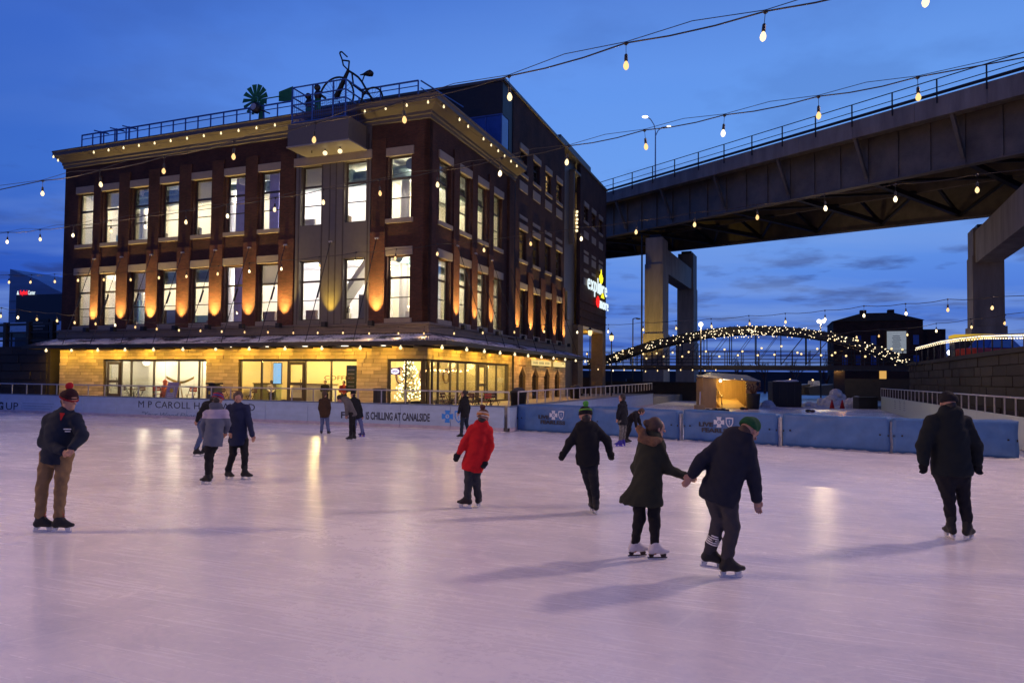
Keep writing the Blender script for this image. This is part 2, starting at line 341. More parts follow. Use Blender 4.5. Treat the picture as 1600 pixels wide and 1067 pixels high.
# ================= BRICK BUILDING =================
bld = thing('brick_building', 'large four storey red brick building with lit windows and yellow stone ground floor', 'building', BT(0, 0))
def Pm(pl, u, w, z): return (u, -w, z) if pl == 'f' else (w, u, z)
def pbox(mb, pl, u0, u1, w0, w1, z0, z1):
    a = Pm(pl, u0, w0, z0); b = Pm(pl, u1, w1, z1); return mb.box(a[0], a[1], a[2], b[0], b[1], b[2])
def wall(mb, pl, u0, u1, z0, z1, holes, t=.35, w=0):
    us = sorted({u0, u1, *[h[i] for h in holes for i in (0, 1)]}); zs = sorted({z0, z1, *[h[i] for h in holes for i in (2, 3)]})
    for i in range(len(us)-1):
        for k in range(len(zs)-1):
            uc, zc = (us[i]+us[i+1])/2, (zs[k]+zs[k+1])/2
            if any(h[0] < uc < h[1] and h[2] < zc < h[3] for h in holes): continue
            for ww in (w, w-t): mb.add([Pm(pl, us[i], ww, zs[k]), Pm(pl, us[i+1], ww, zs[k]), Pm(pl, us[i+1], ww, zs[k+1]), Pm(pl, us[i], ww, zs[k+1])], [(0,1,2,3)])
    for a, b, c, d in list(holes)+[(u0, u1, z0, z1)]:
        for (ua, za, ub, zb) in ((a,c,b,c),(b,c,b,d),(b,d,a,d),(a,d,a,c)):
            mb.add([Pm(pl, ua, w, za), Pm(pl, ub, w, zb), Pm(pl, ub, w-t, zb), Pm(pl, ua, w-t, za)], [(0,1,2,3)])
RR = [25.70, 23.33, 20.68, 18.05, 15.37, 12.73, 10.10]; WO = 1.46
fronts = [(-(r+WO), -r) for r in RR]; bay = [(-8.5, -7.04), (-5.46, -4.0)]; last = (-2.59, -1.13)
Z2, Z3 = (5.45, 8.95), (11.03, 14.55)
cut = lambda ws, zz: [(a, b, z[0], z[1]) for a, b in ws for z in zz]
mb = MB(); wall(mb, 'f', -28.5, -8.85, 4.4, 16.5, cut(fronts, (Z2, Z3)))
wall(mb, 'f', -3.7, 0, 4.4, 16.5, cut([last], (Z2, Z3)))
side = [(1.22, 2.70), (3.88, 5.36), (6.53, 8.01), (9.18, 10.66)]
wall(mb, 's', 0, 12.6, 4.4, 16.5, cut(side, (Z2, Z3)))
mb.box(-28.5, .35, .4, -28.15, 12.8, 16.5)
mb.build('brick_wall', M['brick'], bld)
mb = MB(); tall = [(14.12, 15.6), (17.1, 18.58), (20.08, 21.5), (23.05, 24.5)]; far = [(32.0, 33.4), (34.95, 36.35), (37.95, 39.3)]
ZT = [(5.45, 8.8), (11.0, 13.19), (17.47, 19.12)]
wall(mb, 's', 12.6, 25.4, 4.4, 22.85, cut(tall, ZT))
wall(mb, 's', 30.6, 41.2, 7.4, 22.85, cut(far, [(17.7, 19.1)]))
mb.box(-16, 40.85, 7.4, 0, 41.2, 22.85); mb.box(-16.35, 10.8, 16.6, -16, 41.2, 22.85)
mb.build('tall_block_wall', M['brick2'], bld)
mb = MB(); wall(mb, 'f', -8.85, -3.7, 4.4, 16.5, cut(bay, (Z2, Z3)), w=.06)
o = mb.build('bay_panel', M['panel'], bld)
mb = MB()
for x in (-8.62, -6.98, -6.45, -6.02, -5.53, -3.86): mb.box(x-.035, -.075, 4.6, x+.035, -.062, 16.0)
mb.build('panel_seam', M['frame'], bld)
mb = MB(); mb.box(-8.95, -.18, 14.56, -3.6, -.064, 15.05).build('bay_lintel', M['lime'], bld)
# tall block front (grey metal) and corner glass
mb = MB(); mb.box(-16, 10.7, 16.6, -2.55, 10.78, 22.85); mb.box(-2.55, 10.7, 16.6, -.12, 10.78, 17.95); mb.box(-2.55, 10.7, 20.5, -.05, 10.78, 22.85)
mb.box(-.13, 10.78, 20.5, -.05, 12.6, 22.85); mb.box(-.13, 11.9, 16.6, -.05, 12.6, 20.5); mb.build('metal_front', M['dark'], bld)
mb = MB(); mb.box(-2.5, 10.66, 17.95, -.12, 10.70, 20.5); mb.box(-.12, 10.7, 17.95, -.08, 11.85, 20.5); o = mb.build('corner_window', M['blueglass'], bld)
mb = MB()
for x in (-2.5, -1.3, -.1): mb.box(x-.03, 10.6, 17.95, x+.03, 10.66, 20.5)
for z in (17.95, 20.5): mb.box(-2.53, 10.6, z-.04, -.06, 10.66, z+.04)
mb.build('window_frame', M['blue_rail'], o)
mb = MB(); mb.box(-16, 10.6, 22.85, .12, 41.3, 23.05); mb.build('roof_edge', M['panel'], bld)
mb = MB(); mb.box(-9, 28, 23.05, -1.2, 39, 25.0); mb.build('roof_plant_room', M['panel'], bld)
mb = MB(); mb.box(-28.2, .35, 16.2, -.3, 13, 16.45).build('roof', M['panel'], bld)
# recessed metal bay of the stair
mb = MB(); mb.box(-1.0, 25.4, .6, -.55, 30.6, 22.85); mb.box(-.55, 28.7, 14.8, -.1, 28.95, 21.8); mb.box(-.55, 28.7, 21.6, .03, 30.7, 21.8); mb.box(-.55, 27.2, 7.6, -.2, 28.2, 10.2)
mb.build('stair_panel', M['panel'], bld)
for z0, z1 in ((8.2, 10.4), (10.7, 12.9), (5.0, 7.6)):
    w_ = MB(); w_.box(-.54, 26.2, z0, -.50, 27.0, z1); w_.build('window', glow('lit_stair_window', (.9, .72, .35), .42) if z0 == 8.2 else bpy.data.materials['lit_stair_window'], bld)
gm = MB().ball((0, 0, 0), .13).mesh('globe_lamp', M['globe'], True)
for i in range(6): link('globe_lamp', gm, bld, Matrix.Translation((.06, 29.2-.02*i+(.15 if i % 2 else 0), 16.1+i*.36)))

# windows
def win_meshes(w, h):
    m = MB(); f = .075; d0, d1 = 0, .07
    m.box(0, d0, 0, f, d1, h); m.box(w-f, d0, 0, w, d1, h); m.box(f, d0, 0, w-f, d1, f); m.box(f, d0, h-f, w-f, d1, h)
    m.box(f, d0-.02, h*.655-.06, w-f, d1, h*.655+.06); m.box(f, d0, h*.34-.025, w-f, d1, h*.34+.025)
    fr = m.mesh('window', M['frame'])
    ps = [MB().box(f, .03, z0, w-f, .04, z1).mesh('pane', M['glass']) for z0, z1 in ((f, h*.34-.025), (h*.34+.025, h*.655-.06), (h*.655+.06, h-f))]
    si = MB().box(-.16, -.34, -.26, w+.16, .12, 0).mesh('sill', M['lime'], bevel=.012)
    li = MB().box(-.16, -.34, h, w+.16, -.14, h+.47).mesh('lintel', M['lime'], bevel=.012)
    return fr, ps, si, li
WM = {}
def window(pl, u0, u1, z0, z1, trim=True, w=0):
    k = (round(u1-u0, 2), round(z1-z0, 2))
    if k not in WM: WM[k] = win_meshes(*k)
    fr, ps, si, li = WM[k]
    mt = Matrix.Translation((u0, .25-w, z0)) if pl == 'f' else Matrix.Translation((-.25+w, u0, z0)) @ Matrix.Rotation(math.pi/2, 4, 'Z')
    o = link('window', fr, bld, mt)
    for p in ps: link('pane', p, o)
    if trim: link('sill', si, o); link('lintel', li, o)
    return o
for a, b in fronts+[last]:
    for z in (Z2, Z3): window('f', a, b, *z)
for a, b in bay:
    for z in (Z2, Z3): window('f', a, b, *z, trim=False, w=.06)
for a, b in side:
    for z in (Z2, Z3): window('s', a, b, *z)
for a, b in tall:
    for z in ZT: window('s', a, b, *z)
for a, b in far: window('s', a, b, 17.7, 19.1)
# blind windows of the tall block: trim only
bl = MB().box(-.12, -.05, 0, 1.6, 0, .7).mesh('lintel', M['lime'], bevel=.01); bs = MB().box(-.12, -.06, 0, 1.6, 0, .27).mesh('sill', M['lime'], bevel=.01)
bp = MB().box(0, .0, 0, 1.45, .04, 1.8).mesh('blind_panel', M['brick2'])
RS = Matrix.Rotation(math.pi/2, 4, 'Z')
for a, b in tall:
    link('lintel', bl, bld, Matrix.Translation((0, a, 16.1)) @ RS); link('sill', bs, bld, Matrix.Translation((0, a, 14.0)) @ RS)
for a, b in far:
    for z in (16.0, 13.6, 11.4): link('lintel', bl, bld, Matrix.Translation((0, a, z)) @ RS)
    for z in (14.5, 12.7): link('sill', bs, bld, Matrix.Translation((0, a, z)) @ RS)

# piers between the windows, with the lamps that wash them
def upl(pl, u, z0, e=2700, col=(1, .68, .18)):
    fx = MB(); pbox(fx, pl, u-.14, u+.14, .5, .76, z0-.3, z0-.02); o = fx.build('uplight', M['black'], bld)
    la = bpy.data.lights.new('uplight_beam', 'SPOT'); la.energy = e*random.uniform(.8, 1.6); la.color = col; la.spot_size = rad(60); la.spot_blend = 1; la.shadow_soft_size = .05
    lo = bpy.data.objects.new('uplight_beam', la); COL.objects.link(lo); lo.parent = o
    p = V(Pm(pl, u, .62, z0+.05)); t = V(Pm(pl, u, .13, z0+1.9)); lo.matrix_local = Matrix.Translation(p) @ (t-p).to_track_quat('-Z', 'Y').to_matrix().to_4x4()
def anchor(pl, u, z):
    m = MB(); pbox(m, pl, u-.12, u+.12, .13, .22, z-.04, z+.04); m.build('anchor_plate', M['rail'], bld)
pf = [25.30, 23.07, 20.42, 17.75, 15.10, 12.45]
piers = [(-p-.42, -p+.42) for p in pf]; piers[0] = (-25.62, -24.92)
piers = [(-25.62, -24.88), (-23.25, -22.24), (-20.60, -19.60), (-17.97, -16.92), (-15.29, -14.28), (-12.65, -11.65), (-10.0, -8.9), (-3.66, -2.68)]
for a, b in piers:
    MB().box(a, -.13, 4.95, b, -.002, 10.3).build('pier', M['uplitbrick'], bld); MB().box(a+.03, -.10, 10.3, b-.03, -.002, 15.6).build('pier', M['brick'], bld); upl('f', (a+b)/2, 5.3); anchor('f', (a+b)/2, 9.95)
upl('f', -6.25, 5.3, 1300, (1, .66, .08)); anchor('f', -6.25, 9.95)
spiers = [(2.9, 3.72), (5.52, 6.36), (8.18, 9.0)]
for a, b in spiers: MB().box(.002, a, 4.95, .13, b, 10.3).build('pier', M['uplitbrick'], bld); MB().box(.002, a+.03, 10.3, .10, b-.03, 15.6).build('pier', M['brick'], bld); upl('s', (a+b)/2, 5.3, 2000); anchor('s', (a+b)/2, 9.95)
for a, b in ((13.05, 13.98), (15.78, 16.95), (18.75, 19.92), (21.7, 22.9), (24.66, 25.36)): MB().box(.002, a, 4.95, .13, b, 10.2).build('pier', M['uplitbrick'], bld); upl('s', (a+b)/2, 5.3, 2000)
MB().box(.002, 11.6, 4.95, .2, 12.55, 16.3).build('pier', M['brick2'], bld)
MB().tube((.12, 12.75, .7), (.12, 12.75, 16.2), .07).build('downpipe', M['dark'], bld)

# band over the ground floor, cornice
def profile_run(mb, pts, y0, y1, x0):   # profile pts (w, z) carried round the corner: along the front from x0 to the corner, then along the side to y1
    rows = [[(x0, -w, z) for w, z in pts], [(w, -w, z) for w, z in pts], [(w, y1, z) for w, z in pts]]
    o = len(mb.v); n = len(pts)
    mb.v += [p for r in rows for p in r]
    for k in range(2):
        for i in range(n-1): mb.f.append((o+k*n+i, o+(k+1)*n+i, o+(k+1)*n+i+1, o+k*n+i+1)); mb.mi.append(mb.m)
    for k in (0, 2): mb.f.append(tuple(o+k*n+i for i in range(n))); mb.mi.append(mb.m)
mb = MB(); profile_run(mb, [(0, 4.55), (.22, 4.62), (.22, 4.78), (.16, 4.82), (.16, 5.02), (.24, 5.06), (.24, 5.16), (0, 5.22)], 0, 25.4, -28.6); mb.build('belt_course', M['belt'], bld)
mb = MB(); profile_run(mb, [(0, 16.42), (.10, 16.46), (.10, 16.62), (.2, 16.66), (.2, 16.8), (.34, 16.86), (.62, 16.98), (.66, 17.02), (.86, 17.06), (.90, 17.08), (.90, 17.3), (.96, 17.36), (.96, 17.42), (-.3, 17.55)], 0, 13.05, -28.62)
mb.build('cornice', M['cornice'], bld)
sm = MB().lathe([(.02, .12), (.03, .07), (.045, .05), (.055, 0), (.04, -.05), (.012, -.065)], n=8).mesh('cornice_lamp', M['globe'], True)
arm = MB().tube((0, 0, .14), (0, .3, .24), .025, n=5).mesh('lamp_arm', M['dark'])
for x in [-24.63+1.35*i for i in range(12)]+[-3.6, -2.27, -.95, .35]:
    o = link('cornice_lamp', sm, bld, Matrix.Translation((x, -.92, 16.9))); link('lamp_arm', arm, o)
for y in [-0.18, 1.81, 2.97, 5.23, 6.45, 7.62, 8.74, 9.91, 11.01]: o = link('cornice_lamp', sm, bld, Matrix.Translation((.92, y, 16.85)) @ RS); link('lamp_arm', arm, o)
link('cornice_lamp', sm, bld, Matrix.Translation((-28.4, -.98, 16.98))); link('cornice_lamp', sm, bld, Matrix.Translation((-28.3, -.72, 16.8)))

# balcony box at the roof edge
mb = MB(); mb.box(-7.95, -2.0, 15.08, -3.92, -.25, 16.35).build('roof_box', M['panel'], bld)
mb = MB(); mb.box(-8.0, -2.05, 15.0, -3.87, -.2, 15.078); mb.build('box_soffit', M['cream'], bld)
for x in (-6.9, -6.0, -5.0):
    o = MB().tube((x, -1.2, 15.0), (x, -1.2, 14.86), .03).build('soffit_fitting', M['dark'], bld)
    if x > -6.5: link('globe_lamp', gm, o, Matrix.Translation((x, -1.2, 14.76)))

# canopy with corrugated sloping top, globes at the edge, tie rods
cano = tag(link('canopy', MB().box(-28.95, -2.2, 4.58, -28.9, -.02, 4.6).mesh('canopy_cap', M['dark']), bld))
cano = bpy.data.objects['canopy']
snowroof = mat('snowy_corrugated_sheet', (.16, .15, .16), .7, var=.1)
t = snowroof.node_tree; b_ = t.nodes['Principled BSDF']; tcn = t.nodes.new('ShaderNodeTexCoord'); mpn = t.nodes.new('ShaderNodeMapping'); mpn.inputs['Scale'].default_value = (.5, .5, 2.5); t.links.new(tcn.outputs['Object'], mpn.inputs[0])
nn = t.nodes.new('ShaderNodeTexNoise'); nn.inputs['Scale'].default_value = 1.3; nn.inputs['Detail'].default_value = 8; nn.inputs['Roughness'].default_value = .7; t.links.new(mpn.outputs[0], nn.inputs[0])
t.links.new(ramp(t, nn.outputs['Fac'], [(.44, (.06, .06, .07)), (.52, (.62, .60, .62))]), b_.inputs['Base Color'])
mb = MB()
def corr(mb, pa, pb, qa, qb, n, amp=.035):   # corrugated strip from lower edge pa-pb to upper edge qa-qb
    pa, pb, qa, qb = map(V, (pa, pb, qa, qb)); nrm = (pb-pa).cross(qa-pa).normalized(); vs = []
    for i in range(n+1):
        k = i/n; d = nrm*(amp if i % 2 else -amp); vs += [pa.lerp(pb, k)+d, qa.lerp(qb, k)+d]
    mb.add(vs, [(2*i, 2*i+2, 2*i+3, 2*i+1) for i in range(n)])
for i in range(11):
    x0 = -28.9+i*2.64; m = MB(); x1 = min(x0+2.6, 2.1); 
    if i == 10: x0, x1 = -2.5, -.02
    corr(m, (x0, -2.2, 4.02), (x1, -2.2, 4.02), (x0, -.02, 4.58), (x1, -.02, 4.58), 26); m.build('roof_sheet', snowroof, cano)
m = MB(); corr(m, (0, -2.2, 4.02), (2.2, -2.2, 4.02), (0, -.02, 4.58), (.02, -.02, 4.58), 18); m.build('roof_sheet', snowroof, cano)
m = MB(); corr(m, (2.2, -2.2, 4.02), (2.2, 0, 4.02), (.02, -.02, 4.58), (.02, 0, 4.58), 18); m.build('roof_sheet', snowroof, cano)
for i in range(10): m = MB(); corr(m, (2.2, i*2.6, 4.02), (2.2, i*2.6+2.56, 4.02), (.02, i*2.6, 4.58), (.02, i*2.6+2.56, 4.58), 24); m.build('roof_sheet', snowroof, cano)
mb = MB(); mb.box(-29, -2.32, 3.84, 2.32, -2.2, 4.06); mb.box(2.2, -2.2, 3.84, 2.32, 26, 4.06); mb.build('gutter', M['dark'], cano)
mb = MB(); mb.box(-29, -2.2, 3.90, 2.2, -.01, 3.94); mb.box(.01, 0, 3.90, 2.2, 26, 3.94); mb.build('soffit', M['cream'], cano)
mb = MB()
for x in [-28.6+i*1.32 for i in range(23)]: mb.box(x-.04, -2.15, 3.80, x+.04, -.02, 3.899)
for y in [.7+i*1.32 for i in range(19)]: mb.box(.02, y-.04, 3.80, 2.15, y+.04, 3.899)
mb.build('soffit_rib', M['dark'], cano)
gl2 = MB().ball((0, 0, 0), .085).tube((0, 0, .08), (0, 0, .2), .03).mesh('globe_lamp', M['globe'], True)
for x in [-27.0, -24.65, -22.3, -19.95, -17.6, -15.25, -12.75, -10.3, -7.8, -5.35, -2.9, -.45, 1.95]:
    link('globe_lamp', gl2, cano, Matrix.Translation((x, -2.05, 3.70)))
for y in (.6, 3.0, 5.4, 7.9, 10.4, 13.2, 16, 19, 22, 25): link('globe_lamp', gl2, cano, Matrix.Translation((2.1, y, 3.70)))
rod = MB()
tops = [(-(a+b)/-2, 0) for a, b in piers]
for u in [(a+b)/2 for a, b in piers]+[-6.25]:
    m = MB().tube((u, -.2, 9.95), (u-.1, -2.15, 4.1), .022, n=5).tube((u-.05, -1.0, 7.35), (u-.065, -1.25, 6.6), .045, n=6); m.build('tie_rod', M['black'], cano)
for u in [(a+b)/2 for a, b in spiers]+[11.9, 16.3, 22.3]:
    MB().tube((.2, u, 9.95), (2.15, u+.1, 4.1), .022, n=5).build('tie_rod', M['black'], cano)
# lamps set in the soffit wash the stone below
def lamp(kind, name, loc, e, col, parent, soft=.1, size=None, tgt=None, blend=.5):
    la = bpy.data.lights.new(name, kind); la.energy = e; la.color = col
    if kind != 'AREA': la.shadow_soft_size = soft
    if kind == 'SPOT': la.spot_size = rad(size); la.spot_blend = blend
    lo = bpy.data.objects.new(name, la); COL.objects.link(lo); lo.parent = parent
    mt = Matrix.Translation(loc)
    if tgt is not None: mt = mt @ (V(tgt)-V(loc)).to_track_quat('-Z', 'Y').to_matrix().to_4x4()
    lo.matrix_local = mt; return lo
dl = MB().lathe([(.2, 0), (.2, -.02), (.13, -.025)], n=14).mesh('downlight', M['ledw'])
YEL = (1, .56, .055)
for x in [-27.9, -25.4, -22.9, -20.2, -17.6, -15, -12.4, -9.8, -7.2, -4.6, -2.2]:
    o = link('downlight', dl, cano, Matrix.Translation((x, -1.0, 3.895))); lamp('SPOT', 'downlight_beam', (0, 0, -.06), 190, YEL, o, .12, 165, (0, .5, -1), .4)
for y in (1.2, 3.6, 6.2, 8.8, 11.6, 14.4, 17.4, 20.4, 23.4):
    o = link('downlight', dl, cano, Matrix.Translation((1.0, y, 3.895))); lamp('SPOT', 'downlight_beam', (0, 0, -.06), 190, YEL if y < 13 else (1, .48, .10), o, .12, 165, (-.5, 0, -1), .4)

# ground floor of stone blocks
OPF = [(-24.32, -15.48), (-12.92, -4.48), (-2.45, 0)]; ZH = 3.2
mb = MB(); wall(mb, 'f', -28.5, 0, .3, 4.5, [(a, b, .63, ZH) for a, b in OPF], t=.3, w=-.06)
arch = [(14.2, 15.75), (17.15, 18.75), (20.05, 21.6), (22.9, 24.4)]
wall(mb, 's', 0, 26, .3, 4.5, [(0, 12.3, .63, ZH)]+[(a, b, .63, 3.1) for a, b in arch], t=.3, w=-.06)
mb.build('ground_floor_wall', M['stone_back'], bld)
base = []
def course(pl, u0, u1, z, h):
    u = u0-random.uniform(0, .35) if u1-u0 > 1 else u0
    while u < u1-.02:
        l = random.uniform(.5, 1.05); a, b = max(u, u0), min(u+l, u1)
        if u1-b < .18: b = u1
        if b-a > .05: base.append((pl, a, b, z, h))
        u = b if b == u1 else u+l
H_ = .213
for k in range(18):
    z = .63+k*H_
    segs = [(-28.5, -24.34), (-15.46, -12.94), (-4.46, -2.47)] if z+H_*.5 < ZH else [(-28.5, 0)]
    for a, b in segs: course('f', a, b, z, H_)
nfront = len(base)
for k in range(18):
    z = .63+k*H_
    if z+H_*.5 < ZH: segs = [(12.32, arch[0][0])]+[(arch[i][1], arch[i+1][0]) for i in range(3)]+[(arch[3][1], 26)]
    else: segs = [(0, 26)]
    for a, b in segs: course('s', a, b, z, H_)
ub = [MB().box(0, 0, 0, 1, 1, 1)]
cache = {}
rest = MB()
for i, (pl, a, b, z, h) in enumerate(base):
    pr = random.uniform(.0, .035); g = .008
    if i < 285:
        l = round(b-a, 1); k = (pl, l)
        if k not in cache:
            m = MB(); m.box(g, 0, g, l-g, .06, h-g) if pl == 'f' else m.box(-.06, g, g, 0, l-g, h-g); cache[k] = m.mesh('stone', M['stone'], bevel=.006)
        o = link('stone', cache[k], bld, Matrix.Translation((a, -pr, z) if pl == 'f' else (pr, a, z)) @ Matrix.Diagonal((((b-a)/l if pl == 'f' else 1), 1 if pl == 'f' else (b-a)/l, 1, 1)))
    else: pbox(rest, pl, a+g, b-g, -.06, pr, z+g, z+h-g)
tag(rest.build('stone_courses', M['stone'], bld), kind='stuff')
for a, b in arch:   # pointed heads of the doorways
    m = MB(); c = (a+b)/2
    m.prism([(.02, a, 3.1), (.02, a, 2.35), (.02, c, 3.1)], (-.25, 0, 0)); m.prism([(.02, b, 3.1), (.02, c, 3.1), (.02, b, 2.35)], (-.25, 0, 0)); m.build('arch_spandrel', M['stone'], bld)
    m = MB().box(-.28, a, .63, -.22, a+.08, 3.1); m.box(-.28, b-.08, .63, -.22, b, 3.1); m.box(-.28, a, 1.2, -.22, b, 1.3); o = m.build('door', M['frame'], bld); MB().box(-.26, a+.08, 1.3, -.25, b-.08, 3.05).build('pane', M['glass'], o)
for a, b in ((16.0, 20.6), (21.4, 24.6)): MB().box(.35, a, 3.2, .42, b, 3.62).build('lit_fascia_sign', glow('lit_sign_panel', (1, .74, .28), .9) if a == 16.0 else bpy.data.materials['lit_sign_panel'], bld)
for k in range(15): MB().box(.424, 16.3+k*.28, 3.32, .43, 16.42+k*.28, 3.5).build('sign_letter', M['frame'], bld) if k % 5 != 4 else None

# storefronts
def storefront(pl, u0, u1, mull, doors=()):
    m = MB(); w = -.16; t = .07
    pbox(m, pl, u0, u1, w-.08, w, ZH-.14, ZH); pbox(m, pl, u0, u1, w-.08, w, .63, .72)
    for u in mull: pbox(m, pl, u-t/2, u+t/2, w-.1, w+.02, .72, ZH-.14)
    o = m.build('storefront', M['frame'], bld)
    us = sorted(mull)
    for i in range(len(us)-1):
        g = MB(); pbox(g, pl, us[i]+t/2, us[i+1]-t/2, w-.05, w-.04, .72, ZH-.14); g.build('pane', M['glass'], o)
    for a, b in doors:
        d = MB(); pbox(d, pl, a, a+.14, w-.02, w+.05, .68, ZH-.16); pbox(d, pl, b-.14, b, w-.02, w+.05, .68, ZH-.16); pbox(d, pl, a+.14, b-.14, w-.02, w+.05, ZH-.34, ZH-.16); pbox(d, pl, a+.14, b-.14, w-.02, w+.05, .68, .92); pbox(d, pl, a+.14, b-.14, w-.02, w+.05, 1.66, 1.82)
        d.tube(Pm(pl, b-.2, w+.1, 1.4), Pm(pl, b-.2, w+.1, 2.0), .02); d.build('door', M['frame'], bld)
storefront('f', -24.32, -15.48, [-24.28, -22.9, -22.0, -20.0, -17.9, -16.2, -15.52], [(-24.1, -22.95)])
storefront('f', -12.92, -4.48, [-12.88, -11.3, -9.35, -8.1, -6.3, -4.52], [(-9.3, -8.15)])
storefront('f', -2.45, .02, [-2.41, -1.4, -.08])
storefront('s', 0, 12.3, [.12, 1.0, 1.75, 3.3, 4.3, 5.4, 7.1, 8.8, 10.4, 12.26], [(7.2, 8.35)])

M['slatw'] = mat('brown_furniture', (.30, .20, .12), .6)
# rooms: floors, back walls, partitions, ducts, columns, lamps
for z, t_ in ((4.45, .4), (10.1, .5), (15.9, .3)): MB().box(-28.1, .36, z, -.36, 12.5, z+t_).build('floor_slab', M['ceil3' if z > 12 else 'ceil'], bld)
MB().box(-28.1, .36, 14.78, -.36, 12.5, 14.85).build('hung_ceiling', M['ceil3'], bld)
MB().box(-28.1, .36, 9.4, -.36, 12.5, 9.45).build('hung_ceiling', M['ceil'], bld)
MB().box(-28.1, .3, .35, -.3, 26, .63).build('ground_slab', M['deckm'], bld)
MB().box(-28.1, .3, 3.62, -.3, 12.5, 3.7).build('cafe_ceiling', M['ceil'], bld)
MB().box(-28.1, 4.6, .63, -4.6, 4.7, 3.6).box(-4.7, 4.7, .63, -4.6, 12.5, 3.6).box(-14.6, .4, .63, -14.4, 4.6, 3.6).box(-3.8, .4, .63, -3.7, 2.5, 3.6).box(-4.6, 12.4, .63, -.3, 12.5, 3.6).build('cafe_back_wall', M['incream'], bld)
MB().box(-28.0, 3.6, .63, -14.7, 3.7, 3.6).box(-17.6, 1.8, .63, -17.5, 3.6, 3.6).build('shop_wall', M['inwall'], bld)
MB().box(-28.1, 5.4, 4.9, -5.4, 5.5, 10.1).box(-5.5, 5.5, 4.9, -5.4, 12.5, 10.1).box(-28.1, 5.4, 10.6, -5.4, 5.5, 15.9).box(-5.5, 5.5, 10.6, -5.4, 12.5, 15.9).build('partition', M['inwall'], bld)
MB().box(-28.14, .31, .63, -28.1, 4.6, 3.62).box(-28.14, .4, 4.9, -28.1, 5.4, 10.1).box(-28.14, .4, 10.6, -28.1, 5.4, 15.9).box(-5.4, 12.3, 4.9, -.4, 12.4, 10.1).box(-5.4, 12.3, 10.6, -.4, 12.4, 15.9).build('end_wall', M['inwall'], bld)
MB().box(-28.1, .37, 4.85, -5, 5, 4.9).build('floor_finish', M['deckm'], bld)
for x in (-24.0, -16.2, -11.5, -3.0):
    for z0, z1 in ((4.9, 10.1), (10.6, 15.9)): MB().tube((x, 2.6, z0), (x, 2.6, z1), .28, n=14).build('column', M['white'], bld)
for (x0, x1, y0, z0, h, k) in ((-14.6, -13.4, 1.3, 10.6, 5.3, 'violet'), (-11.6, -10.9, .9, 10.6, 5.3, 'violet'), (-14.5, -13.7, 1.2, 4.9, 5.2, 'violet'), (-27.5, -26.3, 3.5, 12.8, 1.8, 'tealw'),
    (-8.2, -6.6, 2.2, 4.9, 2.6, 'panel'), (-25, -23.4, 1.8, 4.9, 2.4, 'tealw'), (-21.7, -20.0, 2.0, 4.9, 1.7, 'panel'), (-19.1, -17.7, 2.4, 4.9, 1.3, 'tealw'), (-5.6, -4.2, 1.8, 4.9, 2.2, 'panel'), (-2.3, -1.3, 1.6, 4.9, 1.1, 'white'), (-9.8, -8.6, 1.4, 10.6, 1.2, 'white')):
    MB().box(x0, y0, z0, x1, y0+.15, z0+h).build('exhibit_panel', M[k], bld)
mb = MB()
for x, z in ((-20, 14.2), (-18.2, 8.8), (-8.4, 14.3), (-3.9, 14.2)): mb.tube((x-4.4, 2.2, z), (x+2.4, 1.6, z-.1), .42, n=12)
mb.tube((-24, 1.2, 14.4), (-12, 1.9, 14.4), .2, n=10); mb.tube((-1.6, .8, 14.3), (-1.9, 12, 14.3), .35, n=12); mb.tube((-2.4, 1, 9.0), (-2.1, 12, 9.0), .25, n=12)
mb.build('duct', M['duct'], bld)
for z in (14.3, 9.0):
    for x in (-27, -22.5, -19, -14, -9.5, -6.4, -3.4, -.8): MB().box(x, .8, z, x+.12, 4.8, z+.4).build('ceiling_beam', M['white'], bld)
rx = random.Random(11)
for k, (a, b) in enumerate(fronts+bay+[last]):   # things one sees standing in the rooms
    for z0, top in ((4.9, 1.9), (10.6, 1.6)):
        n_ = rx.randint(0, 2)
        for q in range(n_):
            x_ = rx.uniform(a-1.6, b-.2); w_ = rx.uniform(.3, 1.0); d_ = rx.uniform(.7, 3.6); h_ = rx.uniform(.9, top)
            MB().box(x_, d_, z0, x_+w_, d_+.25, z0+h_).build('exhibit_panel', M[rx.choice(('panel', 'tealw', 'ceil3', 'cream', 'slatw', 'inwall'))], bld)
    if k % 3 == 1: MB().box(a+.07, .30, 13.0+rx.uniform(0, .5), b-.07, .31, 14.5).build('roller_blind', M['blind'], bld)
    if k % 4 == 2: MB().box(a+.07, .30, 7.6+rx.uniform(0, .5), b-.07, .31, 8.9).build('roller_blind', M['blind'], bld)
MB().hexa([(-8.3, 1.2, 4.9), (-7.9, 1.2, 4.9), (-7.9, 2.2, 4.9), (-8.3, 2.2, 4.9)], [(-4.2, 1.2, 9.9), (-3.8, 1.2, 9.9), (-3.8, 2.2, 9.9), (-4.2, 2.2, 9.9)]).build('stair_flight', M['white'], bld)
pend = MB().lathe([(.03, .25), (.18, .1), (.2, 0), (.05, -.04)], n=12).mesh('pendant_lamp', M['ledw'])
for zc, e in ((8.6, 330), (14.1, 380)):
    for i, x in enumerate((-26.4, -23.0, -19.4, -15.8, -12.2, -8.6, -5.0, -1.8)):
        o = link('pendant_lamp', pend, bld, Matrix.Translation((x, 2.9 if x < -4.5 else 1.2, zc+.5))); lamp('POINT', 'room_light', (0, 0, -.5), e*random.uniform(.7, 1.3), (1, .86, .62) if i not in (4, 5) else (.86, .84, 1), o, .3)
    for y in (4.5, 7.5, 10.6):
        o = link('pendant_lamp', pend, bld, Matrix.Translation((-3.6, y, zc+.5))); lamp('POINT', 'room_light', (0, 0, -.5), e*.8, (1, .86, .60), o, .3)
